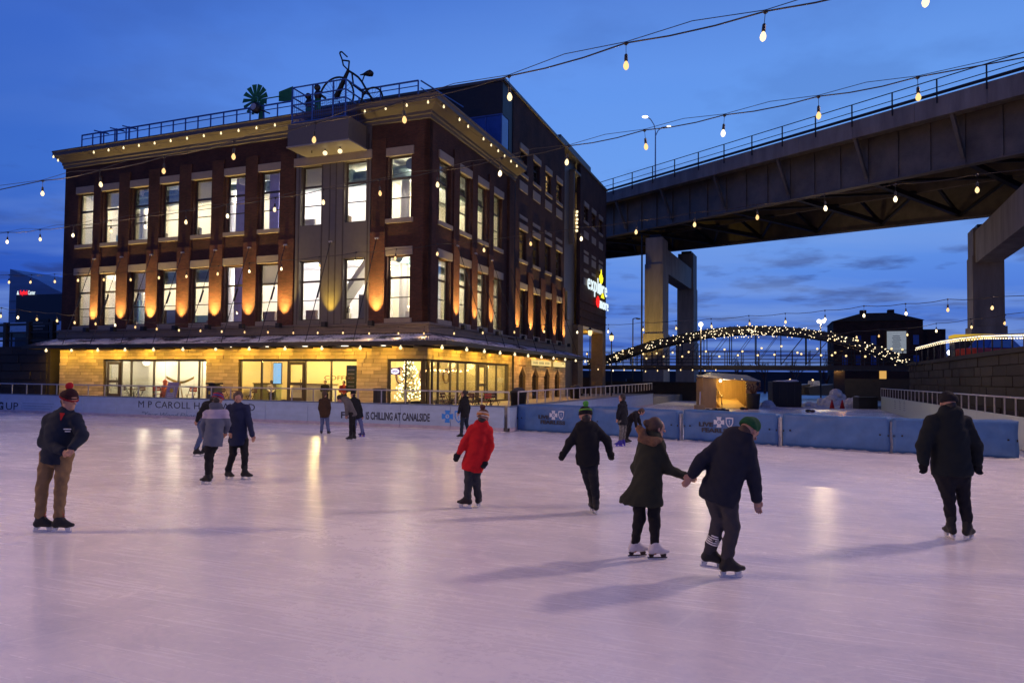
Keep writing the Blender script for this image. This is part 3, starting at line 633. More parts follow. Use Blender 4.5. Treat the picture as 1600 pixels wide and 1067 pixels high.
for x, y in ((-26.8, 2.0), (-23, 2.2), (-19.8, 1.8), (-16.3, 2.4), (-12, 2.3), (-9, 2.6), (-5.8, 2.6), (-2.2, 1.9), (-2.4, 5), (-2.4, 8), (-2.4, 11)):
    o = link('pendant_lamp', pend, bld, Matrix.Translation((x, y, 3.25))); lamp('POINT', 'room_light', (0, 0, -.2), 290, (1, .74, .27) if x > -14 else (1, .88, .58), o, .25)
# rooms of the tall block
MB().box(-3.1, 12.7, 4.9, -3.0, 41, 22.6).build('tall_block_partition', M['incream'], bld)
for z in (10.1, 16.2): MB().box(-3.0, 12.7, z, -.36, 25.3, z+.4).build('floor_slab', M['ceil'], bld)
MB().box(-3, 12.65, 4.9, -.36, 12.7, 22.6).box(-3, 22.2, 16.6, -.36, 22.3, 22.6).box(-3, 19.6, 16.6, -.36, 19.7, 22.6).build('cross_wall', M['inwall'], bld)
for y, z, e in ((14.9, 8.5, 16), (17.9, 8.5, 6), (20.9, 8.5, 4), (24, 8.5, 3), (15, 13.5, 16), (17.9, 13.5, 14), (20.9, 13.5, 9), (24, 13.5, 4), (20.9, 19.5, 40), (24, 19.5, 44), (33, 19.5, 9), (36, 19.5, 9), (39, 19.5, 9)):
    o = link('pendant_lamp', MB().lathe([(.05, .1), (.1, 0)], n=8).mesh('pendant_lamp', M['white']), bld, Matrix.Translation((-1.8, y, z+.2))); lamp('POINT', 'room_light', (0, 0, -.25), e*3, (1, .74, .36), o, .2)

# portico at the far end
M['portico'] = mat('portico_stone', (.17, .12, .07), .8, var=.25, scale=3, bump=.3)
for x, y, w in ((-.9, 31.0, .9), (-.65, 40.55, .65), (-7.6, 40.5, .7), (-7.6, 31.0, .9)): MB().box(x-w, y-w, .3, x+w, y+w, 7.38).build('portico_column', M['portico'], bld)
mb = MB(); mb.box(-8.3, 30.7, 7.1, -.05, 41.15, 7.38); mb.build('portico_soffit', M['incream'], bld)
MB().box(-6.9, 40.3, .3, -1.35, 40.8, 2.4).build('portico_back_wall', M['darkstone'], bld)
for z in (8.1, 8.9, 9.7): MB().box(.002, 30.8, z, .1, 41.15, z+.1).build('brick_band', M['brick2'], bld)
o = MB().lathe([(.2, 0), (.2, -.05)], n=10).build('portico_lamp', M['ledw'], bld, mat=Matrix.Translation((-1.5, 36, 7.08))); lamp('POINT', 'portico_light', (0, 0, -.3), 90, YEL, o, .2)
o = MB().box(-.2, -.2, 0, .2, .2, .2).build('uplight', M['black'], bld, mat=Matrix.Translation((1.0, 27.6, .7))); lamp('SPOT', 'uplight_beam', (0, 0, .3), 120, (1, .72, .05), o, .05, 70, (-.5, 1.5, 6), .8)
o = MB().box(-.2, -.2, 0, .2, .2, .2).build('uplight', M['black'], bld, mat=Matrix.Translation((1.4, 40.2, .7))); lamp('SPOT', 'uplight_beam', (0, 0, .3), 90, (1, .55, .08), o, .05, 60, (-1.6, 0.2, 6), .8)

# illuminated sign on the side wall
sgn = thing('illuminated_sign', 'glowing white, yellow and red explore and more sign on the brick side wall', 'sign', BT(.12, 32.6, 0, math.pi/2))
SW = glow('sign_white', (.80, .95, 1), 1.05); SY = glow('sign_yellow', (1, .85, .03), 1.5); SR = glow('sign_red', (1, .02, .02), 1.4)
lettering('expl', 2.3, SW, sgn, 0, -.1, 11.1, width=4.15, bold=-.005, extrude=.04, space=1.12)
lettering('re', 2.3, SW, sgn, 5.95, -.1, 11.1, width=2.0, bold=-.005, extrude=.04, space=1.12)
lettering('more', 1.75, SW, sgn, 4.9, -.1, 9.65, width=3.8, bold=-.005, extrude=.04, space=1.12)
MB().ring((5.05, -.1, 11.65), .50, .11, ax=(1, 0, 0), ay=(0, 0, 1)).build('letter_o', SW, sgn)
for k, a_ in enumerate((-.75, -.38, 0, .38, .75)):
    d = V((math.sin(a_), 0, math.cos(a_))); r_ = V((d.z, 0, -d.x)); p = V((5.05, -.18, 12.15)); l = 1.55 if k == 2 else 1.1
    MB().prism([p, p+d*l*.5+r_*.2, p+d*l, p+d*l*.5-r_*.2], (0, -.08, 0)).build('sign_ray', SY, sgn)
MB().lathe([(.02, -.5), (.55, -.3), (.75, 0), (.55, .3), (.02, .5)], (0, 0, 0), 10).build('sign_apple', SR, sgn, mat=Matrix.Translation((4.0, -.15, 10.2)) @ Matrix.Diagonal((.75, .2, 1.25, 1)))
MB().prism([(5.0, -.2, 10.75), (6.3, -.2, 10.75), (5.65, -.2, 11.3)], (0, -.08, 0)).build('sign_peak', SY, sgn)

# ================= GROUND, ICE, BOARDS =================
g = MB().box(-600, -300, -.6, 700, 900, -.05).build('ground', M['ground']); tag(g, kind='structure')
g = MB().box(-42, -60, -.04, 25.25, 26.5, 0).build('ice_rink', M['ice'], mat=BF); tag(g, kind='structure')
g = MB().box(-60, -7.2, -.03, 7.6, 60, .63).build('deck', M['deckm'], mat=BF); tag(g, kind='structure')
g = MB().box(7.6, 26.5, -.03, 25.25, 40, .05).build('snowy_landing', M['snow'], mat=BF); tag(g, kind='structure')

# boards along the deck
bd = thing('dasher_boards', 'long pale blue dasher boards with printed advertising along the terrace side', 'rink boards', BT(0, 0))
YB = -7.35; BH = 1.04
panel = MB().box(0, -.05, .16, 2.385, .05, BH-.03).mesh('board_panel', M['board'], bevel=.006)
kick = MB().box(0, -.075, .01, 2.385, -.051, .16).mesh('kick_strip', M['kick']); cap = MB().box(0, -.09, BH-.03, 2.4, .1, BH+.012).mesh('board_cap', M['boardtop'])
def board_run(root, x0, y0, rz, n, mk=None):
    for i in range(n):
        mt = Matrix.Translation((x0, y0, 0)) @ Matrix.Rotation(rz, 4, 'Z') @ Matrix.Translation((i*2.4, 0, 0))
        o = link('board_panel', panel, root, mt); link('kick_strip', kick, o); link('board_cap', cap, o)
board_run(bd, -40.5, YB, 0, 20)
board_run(bd, 7.68, YB, math.pi/2, 14)
def bx(px_, y=645, yb=YB-.06):   # position on the board face under a pixel column
    r = BF.inverted().to_3x3() @ ray(px_, y); o = toB(O); k = (yb-o.y)/r.y; p = o+r*k; return p.x, p.z
def adtext(s, xa, xb, ytop, ybot, m, bold=.0, shear=0, space=1):
    x0, z0 = bx(xa, ybot); x1, _ = bx(xb, ybot); _, z1 = bx((xa+xb)/2, ytop)
    z0 = bx((xa+xb)/2, ybot)[1]; h = z1-z0
    return lettering(s, h/.72, m, bd, x0, YB-.056, z0, width=x1-x0, extrude=.003, bold=bold, shear=shear, space=space)
adtext('G', -4, 5, 628, 640, M['ink'], .03); adtext('UP', 8, 27, 628, 640, M['ink'])
adtext('M P CAROLL HARDWOOD', 215, 397, 628, 639, M['ink'], .0, space=1.05)
adtext('"Your Wood Floor', 219, 303, 644, 652, M['ink2'], 0, .35)
adtext('FL', 532, 545, 643, 653, M['ink'], .012); adtext('IS CHILLING AT CANALSIDE', 571, 671, 644.5, 656.5, M['ink'], .012)
for k, (a, b) in enumerate(((35, 84), (37, 82), (37, 78))):
    x0, z0 = bx(a, 630+k*4); x1, _ = bx(b, 630+k*4); MB().box(x0, YB-.058, z0, x1, YB-.052, z0+.02).build('small_print', M['ink2'], bd)
def cross_logo(root, x, z, s, m, m2, y, rz=0, wh=True):
    mt = Matrix.Translation((x, y, z)) @ Matrix.Rotation(rz, 4, 'Z')
    pts = []
    for k in range(4):
        a = k*math.pi/2; c, s_ = math.cos(a), math.sin(a)
        for px_, pz in ((-.17, .22), (-.24, .5), (.24, .5), (.17, .22)): pts.append((px_*c+pz*s_, -px_*s_+pz*c))
    o = MB().prism([(p[0]*s, 0, p[1]*s) for p in pts], (0, -.006, 0)).build('cross_emblem', m, root, mat=mt)
    MB().lathe([(.17*s, -.010), (.17*s, -.007)], n=16, axis='y').build('emblem_centre', m2, o)
    MB().lathe([(.03*s, -.014), (.05*s, -.012)], (0, 0, .05*s), n=8, axis='y').box(-.02*s, -.013, -.12*s, .02*s, -.0105, .04*s).box(-.07*s, -.013, -.03*s, .07*s, -.0105, .0).build('emblem_figure', m, o)
    sh = [(-.36, .46), (0, .5), (.36, .46), (.36, 0), (.22, -.32), (0, -.5), (-.22, -.32), (-.36, 0)]
    o = MB().prism([(p[0]*s+1.0*s, 0, p[1]*s) for p in sh], (0, -.006, 0)).build('shield_emblem', m, root, mat=mt)
    MB().prism([(p[0]*s*.74+1.0*s, -.007, p[1]*s*.74) for p in sh], (0, -.003, 0)).build('emblem_centre', m2, o)
    MB().box(.98*s, -.013, -.2*s, 1.02*s, -.0105, .24*s).box(.93*s, -.013, .1*s, 1.07*s, -.0105, .14*s).build('emblem_figure', m, o)
x, z = bx(699, 650.5); cross_logo(bd, x, z, .52, M['logo_blue'], M['board'], YB-.052)

def rail_run(name, label, pts, step=1.18, zt=.56, root=None):
    r = thing(name, label, 'railing', BT(0, 0))
    pm = MB().box(-.022, -.022, 0, .022, .022, zt).mesh('post', M['rail'])
    for k in range(len(pts)-1):
        p, q = V(pts[k]), V(pts[k+1]); n = max(1, round((q-p).length/step))
        for i in range(n+(k == len(pts)-2)): link('post', pm, r, Matrix.Translation(p.lerp(q, i/n)))
        MB().tube(p+V((0, 0, zt)), q+V((0, 0, zt)), .032, n=8).build('top_rail', M['rail'], r, smooth=True)
    return r
rail_run('railing', 'long grey metal railing on the boards in front of the yellow lit cafe terrace', [(-40, YB, BH+.012), (7.68, YB, BH+.012)])
rail_run('railing', 'grey baluster railing running back along the side terrace towards the arch bridge', [(7.68, YB+1.1, BH+.012), (7.68, 26, BH+.3)])

# right boards
rb = thing('dasher_boards', 'pale green white dasher boards along the dark stone wall on the right', 'rink boards', BT(0, 0))
M['boardr'] = mat('pale_green_board', (.42, .50, .48), .4, var=.06)
pr = MB().box(0, -.05, .02, 2.385, .05, BH).mesh('board_panel', M['boardr'], bevel=.006)
for i in range(24): o = link('board_panel', pr, rb, BF.inverted() @ BT(25.25, -30+i*2.4, 0, math.pi/2)); link('board_cap', MB().box(0, -.07, BH, 2.4, .07, BH+.03).mesh('board_cap', M['boardr']) if i == 0 else bpy.data.meshes['board_cap.001'], o)
rail_run('railing', 'grey railing on top of the boards in front of the dark stone wall', [(25.25, -30, BH+.03), (25.25, 28, BH+.03)], 1.25, .62)
for k, y in enumerate((20.3, 18.2, 16.4)):
    for j in range(4): MB().box(25.185, y-.35, .82-j*.14, 25.195, y+.25, .86-j*.14).build('small_print', M['ink2'], rb)
    MB().prism([(25.185, y-.12, .9), (25.185, y+.12, .9), (25.185, y, 1.0)], (.01, 0, 0)).build('small_print', M['ink2'], rb)

# blue crash pads across the ice
pads = [(808, 673, 923, 680), (925, 680, 1060, 688), (1068, 688.5, 1215, 697), (1223, 697.5, 1390, 708), (1395, 708.5, 1592, 718)]
padlab = ['blue vinyl crash pad with white cross and shield print, farthest left of the row', 'plain blue crash pad behind the skater in purple skates', 'blue crash pad with white cross and shield behind the couple', 'plain blue crash pad beside the couple, in the gap before the big skater', 'wrinkled blue crash pad behind the big skater, at the right end of the row']
for i, (xa, ya, xb, yb_) in enumerate(pads):
    p, q = gz(xa, ya), gz(xb, yb_); d = q-p; l = d.length; ang = math.atan2(d.y, d.x)
    r = thing('crash_pad', padlab[i], 'crash pad', WT(p, ang), 'blue crash pads across the rink')
    nx_, nz_ = 28, 10; vs = []; fs = []; h = 1.08
    for side_, y0 in ((0, 0), (1, .42)):
        for a in range(nx_+1):
            for c in range(nz_+1):
                u, w = a/nx_, c/nz_; ed = min(1, 6*min(u, 1-u))*min(1, 5*min(w, 1-w)); bul = .035*ed+.012*math.sin(9*u+5*w+i*2)*ed+.01*math.sin(21*u-13*w+i)*ed
                if i == 4: bul += .02*math.sin(14*(u+w*.6))*ed
                sh_ = .03*math.sin(3*u+i); vs.append((u*l+(.015*math.sin(7*w) if a in (0, nx_) else 0), y0+(bul if side_ else -bul), .02+w*(h+sh_*(w > .9)-.03*(abs(u-.5) > .49))))
    n1 = (nx_+1)*(nz_+1)
    for a in range(nx_):
        for c in range(nz_):
            k = a*(nz_+1)+c; fs.append((k, k+nz_+1, k+nz_+2, k+1)); fs.append((n1+k, n1+k+1, n1+k+nz_+2, n1+k+nz_+1))
    for a in range(nx_):
        for c in (0, nz_): k = a*(nz_+1)+c; fs.append((k, k+nz_+1, n1+k+nz_+1, n1+k))
    for c in range(nz_):
        for a in (0, nx_): k = a*(nz_+1)+c; fs.append((k, k+1, n1+k+1, n1+k))
    MB().add(vs, fs).build('cover', M['pad'], r, smooth=True)
    for x_ in (.03, l-.03): MB().box(x_-.015, -.03, .5, x_+.015, .45, .56).build('strap', M['black'], r)
    for x_ in (.25, l-.25): MB().lathe([(.03, -.012), (.03, 0)], (x_, -.045, .55), 8, 'y').build('grommet', M['black'], r)
    if i in (0, 2):
        s = .30; x0 = l*(.52 if i == 0 else .40); cross_logo(r, x0, .72, .36, M['padwhite'], M['pad'], -.06)
        lettering('LIVE', .20, M['ink'], r, x0-.72, -.062, .56, width=.5, bold=.008); lettering('FEARLESS', .20, M['ink'], r, x0-.62, -.062, .36, width=1.15, bold=.008)
    if i < 4:
        w_ = .07 if i < 2 else .12
        MB().box(-w_, .1, 0, 0, .25, .95).build('snow_gap_post', M['snow'], r, mat=Matrix.Translation((l+w_, 0, 0)))

def snow_edge(name, p, q, side_, n):
    p, q = V(p), V(q); d = (q-p); l = d.length; d.normalize(); w_ = V((-d.y, d.x, 0))*side_; rr_s = random.Random(int(l*10)); m = MB(); vs = []
    for i in range(n+1):
        t_ = i/n; c = p+d*l*t_; a_ = rr_s.uniform(.04, .15); h_ = rr_s.uniform(.015, .06); vs += [c, c+w_*a_*.4+V((0, 0, h_)), c+w_*a_]
    m.add(vs, [(3*i+k, 3*i+3+k, 3*i+4+k, 3*i+1+k) for i in range(n) for k in (0, 1)]); return tag(m.build(name, M['snow'], None, True), kind='stuff')
b0_, b1_ = BF @ V((-40, YB-.078, .003)), BF @ V((7.6, YB-.078, .003)); snow_edge('snow_ridge', b0_, b1_, -1, 160)
for xa, ya, xb, yb_ in pads: p_, q_ = gz(xa, ya), gz(xb, yb_); d_ = (q_-p_).normalized(); o_ = V((d_.y, -d_.x, 0))*.05; snow_edge('snow_ridge', p_+o_+V((0, 0, .003)), q_+o_+V((0, 0, .003)), -1, 24)

# ================= TERRACE FURNITURE =================
M['slat'] = mat('chair_slat', (.12, .05, .03), .6); M['slatr'] = mat('red_chair_slat', (.42, .05, .03), .5)
def chair_proto(m, label, mt, group):
    r = thing('folding_chair', label, 'chair', mt, group)
    for k in range(4): MB().box(-.2, -.2+k*.1, .44, .2, -.12+k*.1, .46).build('seat_slat', m, r)
    for z in (.62, .75): MB().box(-.22, .2, z, .22, .23, z+.10).build('back_slat', m, r)
    for x_ in (-.2, .2): MB().tube((x_, -.22, 0), (x_, .21, .84), .016, n=5).tube((x_, .24, 0), (x_, -.2, .45), .012, n=5).build('leg', M['black'], r)
    return r
def table_proto(label, mt, group):
    r = thing('bistro_table', label, 'table', mt, group)
    MB().lathe([(.3, .70), (.31, .72), (.30, .73)], n=18).build('tabletop', M['slat'], r)
    for a_ in range(4):
        c, s_ = math.cos(a_*math.pi/2+.4), math.sin(a_*math.pi/2+.4); MB().tube((c*.26, s_*.26, 0), (-c*.2, -s_*.2, .7), .012, n=5).build('leg', M['black'], r)
    return r
def fpos(px_, y, z=.63):    # terrace floor under a pixel column at a given distance y from the front wall
    x, _ = bx(px_, 640, y); return x, y, z
CG = 'folding chairs on the cafe terrace'
chairs = [(200, -3.2, 2.6, 0, 'brown folding chair left of the first bistro table, by the leftmost shop door'), (217, -3.4, -1.4, 0, 'brown folding chair right of the first bistro table, before the shop window'),
 (246, -3.0, 1.2, 1, 'red folding chair behind the framed sign board, left side'), (298, -3.1, 4.5, 1, 'red folding chair right of the framed sign board, by the shop window'),
 (352, -3.3, 1.7, 0, 'brown folding chair between the square litter bin and the cafe window'), (392, -3.2, -1.5, 0, 'brown folding chair behind the skater in the navy sweatshirt'),
 (697, -4.6, 1.5, 0, 'dark folding chair left of the terrace tables, under the round window decals'), (716, -3.8, -.8, 0, 'dark folding chair behind the woman skating in a black coat'),
 (741, -3.6, 2.2, 0, 'dark folding chair beside the second corner bistro table'), (757, -4.4, -1.9, 1, 'red folding chair among the corner terrace tables'), (772, -3.4, 1.1, 0, 'dark folding chair at the right end of the corner terrace tables'), (732, -4.8, .2, 0, 'dark folding chair nearest the railing in front of the corner window')]
cp = None
for px_, y, rz, k, lab in chairs:
    x, y, z = fpos(px_, y); mt = BT(x, y, z, rz)
    if k: chair_proto(M['slatr'], lab, mt, CG)
    elif cp is None: cp = chair_proto(M['slat'], lab, mt, CG)
    else: dup_tree(cp, mt, lab, CG)
tp = None
for px_, y, lab in ((208, -3.2, 'small round bistro table before the leftmost shop door'), (368, -3.2, 'small round bistro table behind the skater in the navy sweatshirt'), (706, -4.1, 'round bistro table behind the woman skating in a black coat'), (748, -3.9, 'round bistro table in front of the narrow cafe door at the corner'), (766, -4.0, 'round bistro table last before the stone corner pier')):
    x, y, z = fpos(px_, y); mt = BT(x, y, z, .3)
    if tp is None: tp = table_proto(lab, mt, 'bistro tables on the cafe terrace')
    else: dup_tree(tp, mt, lab, 'bistro tables on the cafe terrace')
x, y, z = fpos(271, -3.6); r = thing('sign_board', 'framed lilac A-frame sign board standing before the shop window', 'sign', BT(x, y, z))
M['lilac'] = mat('lilac_poster', (.30, .24, .36), .6)
MB().hexa([(-.42, -.3, 0), (.42, -.3, 0), (.42, -.26, 0), (-.42, -.26, 0)], [(-.42, -.02, 1.15), (.42, -.02, 1.15), (.42, .02, 1.15), (-.42, .02, 1.15)]).build('front_board', M['lilac'], r)
for s_ in (-.42, .42): MB().tube((s_, -.3, 0), (s_, 0, 1.17), .025).tube((s_, .3, 0), (s_, 0, 1.17), .025).build('leg', M['wood'], r)
MB().lathe([(.13, 0), (.13, .012)], (0, -.18, .68), 14, 'y').build('round_motif', M['yellow'], r)
for z_ in (.3, .4, .5, .9): MB().box(-.28, -.31+z_*.24, z_, .28, -.29+z_*.24, z_+.04).build('print_line', M['padwhite'], r)
x, y, z = fpos(334, -4.6); r = thing('litter_bin', 'square brown litter bin with a flat lid by the left stone pier', 'bin', BT(x, y, z))
MB().box(-.27, -.27, 0, .27, .27, 1.0).build('body', M['bin'], r, bevel=.02); MB().box(-.31, -.31, 1.08, .31, .31, 1.16).build('lid', M['black'], r, bevel=.02); MB().box(-.2, -.2, 1.0, .2, .2, 1.08).build('opening', M['black'], r); MB().box(-.12, -.285, .55, .1, -.272, .72).build('sticker', M['yellow'], r)
x, y, z = fpos(593, -4.9); r = thing('litter_bin', 'round dark litter bin by the stone pier left of the OPEN sign', 'bin', BT(x, y, z))
MB().lathe([(.26, 0), (.29, .1), (.29, .9), (.3, .92)], n=20).build('body', M['bin'], r, True); MB().lathe([(.34, .92), (.35, .98), (.28, 1.02), (.18, 1.0), (.17, .93)], n=20).build('rim', M['black'], r, True)
for k in range(20): c, s_ = math.cos(k*.314), math.sin(k*.314); MB().tube((c*.295, s_*.295, .08), (c*.295, s_*.295, .9), .008, n=4).build('slat', M['dark'], r)
for px_, yy, lab, w_ in ((810, 1.5, 'dark planter tub by the first arched doorway', .42), (899, 24.0, 'tall dark planter box beside the yellow lit stair panel', .5)):
    pB = toB(dep(px_, 622, 34 if w_ < .45 else 56)); r = thing('planter', lab, 'planter', BT(pB.x, pB.y, .63)); MB().lathe([(w_*.8, 0), (w_, .85), (w_*1.05, .95)], n=14).build('tub', M['black'], r, True); MB().lathe([(w_*.9, .93), (w_*.5, 1.08), (.02, 1.12)], n=10).build('soil', M['ground'], r)

# things behind the shop windows
def inside(px_, y, z=.63): x, _ = bx(px_, 600, y); return BT(x, y, z)
r = thing('menu_screen', 'glowing light blue menu screen hanging inside the cafe window', 'screen', inside(433, .9, 1.75)); MB().box(-.32, 0, -.05, .32, .06, 1.25).build('casing', M['black'], r); MB().box(-.29, -.012, -.02, .29, -.002, 1.22).build('display', glow('menu_display', (.35, .68, 1), 1.0), r)
for k in range(9): MB().box(-.24, -.02, .1+k*.12, .2 if k % 3 else .05, -.014, .12+k*.12).build('text_line', M['white'], r)
r = thing('neon_sign', 'purple OPEN sign with a white oval in the corner cafe window', 'sign', inside(617, .35, 0)); MB().box(-.3, 0, 2.32, .3, .05, 2.70).build('backing', glow('sign_purple', (.10, .005, .12), .7), r)
MB().lathe([(.27, -.03), (.27, -.005)], (0, 0, 0), 20, 'y').build('oval', glow('sign_oval', (.9, .85, 1), 1.6), r, mat=Matrix.Translation((0, 0, 2.51)) @ Matrix.Diagonal((1, 1, .58, 1)))
lettering('OPEN', .2, M['violet'], r, -.19, -.04, 2.44, width=.38, bold=.006)
r = thing('window_lettering', 'brown COFFEE lettering on the cafe glass', 'lettering', BT(0, .14, 0)); x0 = bx(507, 590, .19)[0]; x1 = bx(552, 590, .19)[0]
lettering('COFFEE', .34, M['slat'], r, x0, 0, bx(530, 593.5, .19)[1], width=x1-x0)
r = thing('menu_board', 'tall dark chalk menu board behind the COFFEE lettering', 'menu board', inside(549, 1.0, 1.3)); MB().box(-.36, 0, 0, .36, .05, 1.55).build('board', mat('chalkboard', (.04, .06, .03), .8), r)
for k in range(5): MB().box(-.25, -.01, .3+k*.24, .2, -.003, .36+k*.24).build('chalk_line', M['cream'], r)
for px_, lab in ((693, 'round wreath shaped wall decal, left of three on the cafe wall'), (717, 'round wreath shaped wall decal, middle of three on the cafe wall'), (748, 'round wreath shaped wall decal, right of three on the cafe wall')):
    pB = toB(dep(px_, 587, 42)); r = thing('wall_decal', lab, 'decal', BT(-4.52, (0 if False else {693: 4.9, 717: 8.0, 748: 11.4}[px_]), 2.3, math.pi/2)); MB().ring((0, -.02, 0), .5, .05, 24).build('outer_ring', M['slat'], r); MB().ring((0, -.02, 0), .36, .02, 24).build('inner_ring', M['slat'], r)
# decorated tree behind the corner glass
r = thing('christmas_tree', 'tall glittering Christmas tree full of lights behind the corner glass', 'christmas tree', inside(640, 1.5)); MB().tube((0, 0, 0), (0, 0, .4), .07).build('trunk', M['wood'], r)
mb = MB(); lb = MB(); M['fir'] = mat('fir_needles', (.10, .16, .05), .8)
for k in range(900):
    z_ = random.uniform(.3, 2.65); R_ = (2.8-z_)*.30+.05; a_ = random.uniform(0, 6.28); rr = R_*random.uniform(.55, 1); p = V((math.cos(a_)*rr, math.sin(a_)*rr, z_)); d = V((math.cos(a_), math.sin(a_), -.3))*.16; w_ = V((-math.sin(a_), math.cos(a_), 0))*.05
    mb.add([p-d*.5-w_, p-d*.5+w_, p+d+V((0, 0, .02))], [(0, 1, 2)])
    if k % 5 == 0: lb.ball(p+d, .026, 5, 4)
tag(mb.build('needles', M['fir'], r), kind='stuff'); tag(lb.build('lights', glow('tree_lights', (1, .9, .5), 9), r), kind='stuff')
for px_, c, lab, z0 in ((258, 'orange', 'orange hanging figure inside the shop window', 1.1), (281, 'yellow', 'yellow draped banner inside the shop window', 1.3)):
    r = thing('window_display', lab, 'display', inside(px_, .9, .63))
    if c == 'orange': MB().lathe([(.05, 0), (.3, .1), (.26, .7), (.12, .95), (.16, 1.15), (.02, 1.3)], n=10).build('figure', M['orange'], r, True); MB().tube((0, 0, 1.3), (0, 0, 2.8), .008).build('cord', M['black'], r)
    else:
        pts = [(-1.2+i*.2, 0, 1.35-.35*math.sin(math.pi*i/12)) for i in range(13)]; m = MB()
        for a_, b2 in zip(pts, pts[1:]): m.add([a_, b2, (b2[0], .03, b2[2]+.16), (a_[0], .03, a_[2]+.16)], [(0, 1, 2, 3)])
        m.build('banner', M['yellow'], r); MB().tube((-1.2, 0, 0), (-1.2, 0, 1.55), .02).tube((1.2, 0, 0), (1.2, 0, 1.55), .02).build('pole', M['white'], r)
for px_, w_, lab in ((488, 1.5, 'long pale cafe counter with white stools behind the door'), (414, .9, 'rounded olive cafe kiosk inside the window')):
    r = thing('cafe_counter', lab, 'counter', inside(px_, 2.2)); MB().box(-w_, 0, 0, w_, .5, 1.05).build('front', M['inwall'] if w_ > 1 else mat('olive_paint', (.32, .34, .16), .7), r); MB().box(-w_-.05, -.05, 1.05, w_+.05, .55, 1.1).build('top', M['slat'], r)

# ================= ROOF TERRACE =================
r = thing('roof_railing', 'blue metal railing along the roof edge over the cornice', 'railing', BT(0, 0))
zt0, zt1 = 17.5, 18.55
def rr_(x0, x1, z1):
    n = max(1, round((x1-x0)/1.05))
    for i in range(n+1): x_ = x0+(x1-x0)*i/n; MB().box(x_-.03, -.33, zt0, x_+.03, -.27, z1).build('post', M['blue_rail'], r)
    MB().box(x0, -.34, z1-.05, x1, -.26, z1+.02).box(x0, -.32, z1-.32, x1, -.28, z1-.28).box(x0, -.32, zt0+.12, x1, -.28, zt0+.16).build('top_rail', M['blue_rail'], r)
rr_(-26.6, -9.1, 18.5); rr_(-4.2, -.6, 18.5)
MB().box(-.64, -.33, 17.5, -.58, -.27, 18.5).beam((-.5, -.2, 18.5), (.1, 4, 18.5), .06, .06).beam((-.5, -.2, 18.1), (.1, 4, 18.1), .04, .04).build('side_rail', M['blue_rail'], r)
r = thing('viewing_cage', 'tall blue wire cage standing out over the roof box', 'cage', BT(0, 0))
cx0, cx1, cy0, cy1, cz0, cz1 = -7.75, -4.2, -1.9, .6, 16.38, 18.45
for x_ in (cx0, cx0+1.37, cx0+2.74, cx1):
    for y_ in (cy0, cy1): MB().box(x_-.035, y_-.035, cz0, x_+.035, y_+.035, cz1).build('post', M['blue_rail'], r)
for z_ in (cz1, 17.9, 17.45, cz0+.05):
    MB().box(cx0, cy0-.03, z_-.03, cx1, cy0+.03, z_+.03).box(cx0-.03, cy0, z_-.03, cx0+.03, cy1, z_+.03).box(cx1-.03, cy0, z_-.03, cx1+.03, cy1, z_+.03).build('rail', M['blue_rail'], r)
m = MB()
for i in range(1, 28): x_ = cx0+i*(cx1-cx0)/28; m.box(x_-.006, cy0-.006, cz0, x_+.006, cy0+.006, 17.45)
for i in range(1, 14): y_ = cy0+i*(cy1-cy0)/14; m.box(cx0-.006, y_-.006, cz0, cx0+.006, y_+.006, cz1); m.box(cx1-.006, y_-.006, cz0, cx1+.006, y_+.006, 17.45)
for i in range(1, 6): z_ = cz0+i*.18; m.box(cx0, cy0-.006, z_-.006, cx1, cy0+.006, z_+.006)
tag(m.build('wire_mesh', M['blue_rail'], r), kind='stuff')
MB().box(cx0, cy0, cz0-.02, cx1, cy1, cz0+.03).build('floor', M['blue_rail'], r)
# penny farthing
bi = thing('penny_farthing', 'giant dark penny farthing bicycle standing on the roof edge', 'bicycle', BT(0, -.4, 0))
def bq(u, v, dy=0): r_ = BF.inverted().to_3x3() @ ray(360+u/4.706, 70+v/4.706); o = toB(O); k = (-.4-o.y)/r_.y; p = o+r_*k; return V((p.x, dy, p.z))
wc, ws, R1, R2 = bq(780, 388), bq(1042, 405), 1.16, .68
def wheel(c, R_, n):
    o = MB().ring(c, R_, .055, 40, 6).build('wheel', M['black'], bi); m = MB()
    for k in range(n): a_ = 2*math.pi*k/n; m.tube(c, c+V((math.cos(a_), 0, math.sin(a_)))*R_, .009, n=3, cap=False)
    m.build('spokes', M['black'], o); MB().lathe([(.09, -.08), (.09, .08)], c, 10, 'y').build('hub', M['black'], o)
wheel(wc, R1, 28); wheel(ws, R2, 16)
hd = bq(868, 190); m = MB(); m.tube(wc+V((0, -.12, 0)), hd+V((0, -.04, 0)), .10, .07).tube(wc+V((0, .12, 0)), hd+V((0, .04, 0)), .08, .06); m.build('fork', M['black'], bi)
arc = [bq(872, 195), bq(905, 215), bq(940, 240), bq(968, 275), bq(992, 318), bq(1015, 360), bq(1045, 402)]
MB().path(arc, .065).build('backbone', M['black'], bi)
MB().path([hd, bq(874, 122), bq(829, 116)], .045).path([hd, bq(838, 158, -.1), bq(829, 116, -.1), bq(812, 72, -.1), bq(816, 60, -.1), bq(828, 60, -.1), bq(874, 102, -.2)], .045).build('handlebar', M['black'], bi)
MB().path([arc[3], bq(985, 228)], .035).build('saddle_post', M['black'], bi)
MB().lathe([(.03, -.42), (.07, -.2), (.2, .1), (.24, .3), (.1, .42)], (0, 0, 0), 12, 'x').build('saddle', M['black'], bi, True, mat=Matrix.Translation(bq(1000, 216)) @ Matrix.Diagonal((1, 1, .75, 1)))
MB().tube(bq(893, 205), bq(905, 300), .05).tube(bq(905, 300), bq(990, 365), .045).tube(wc, wc+V((.45, -.2, -.15)), .05).build('brace', M['black'], bi)
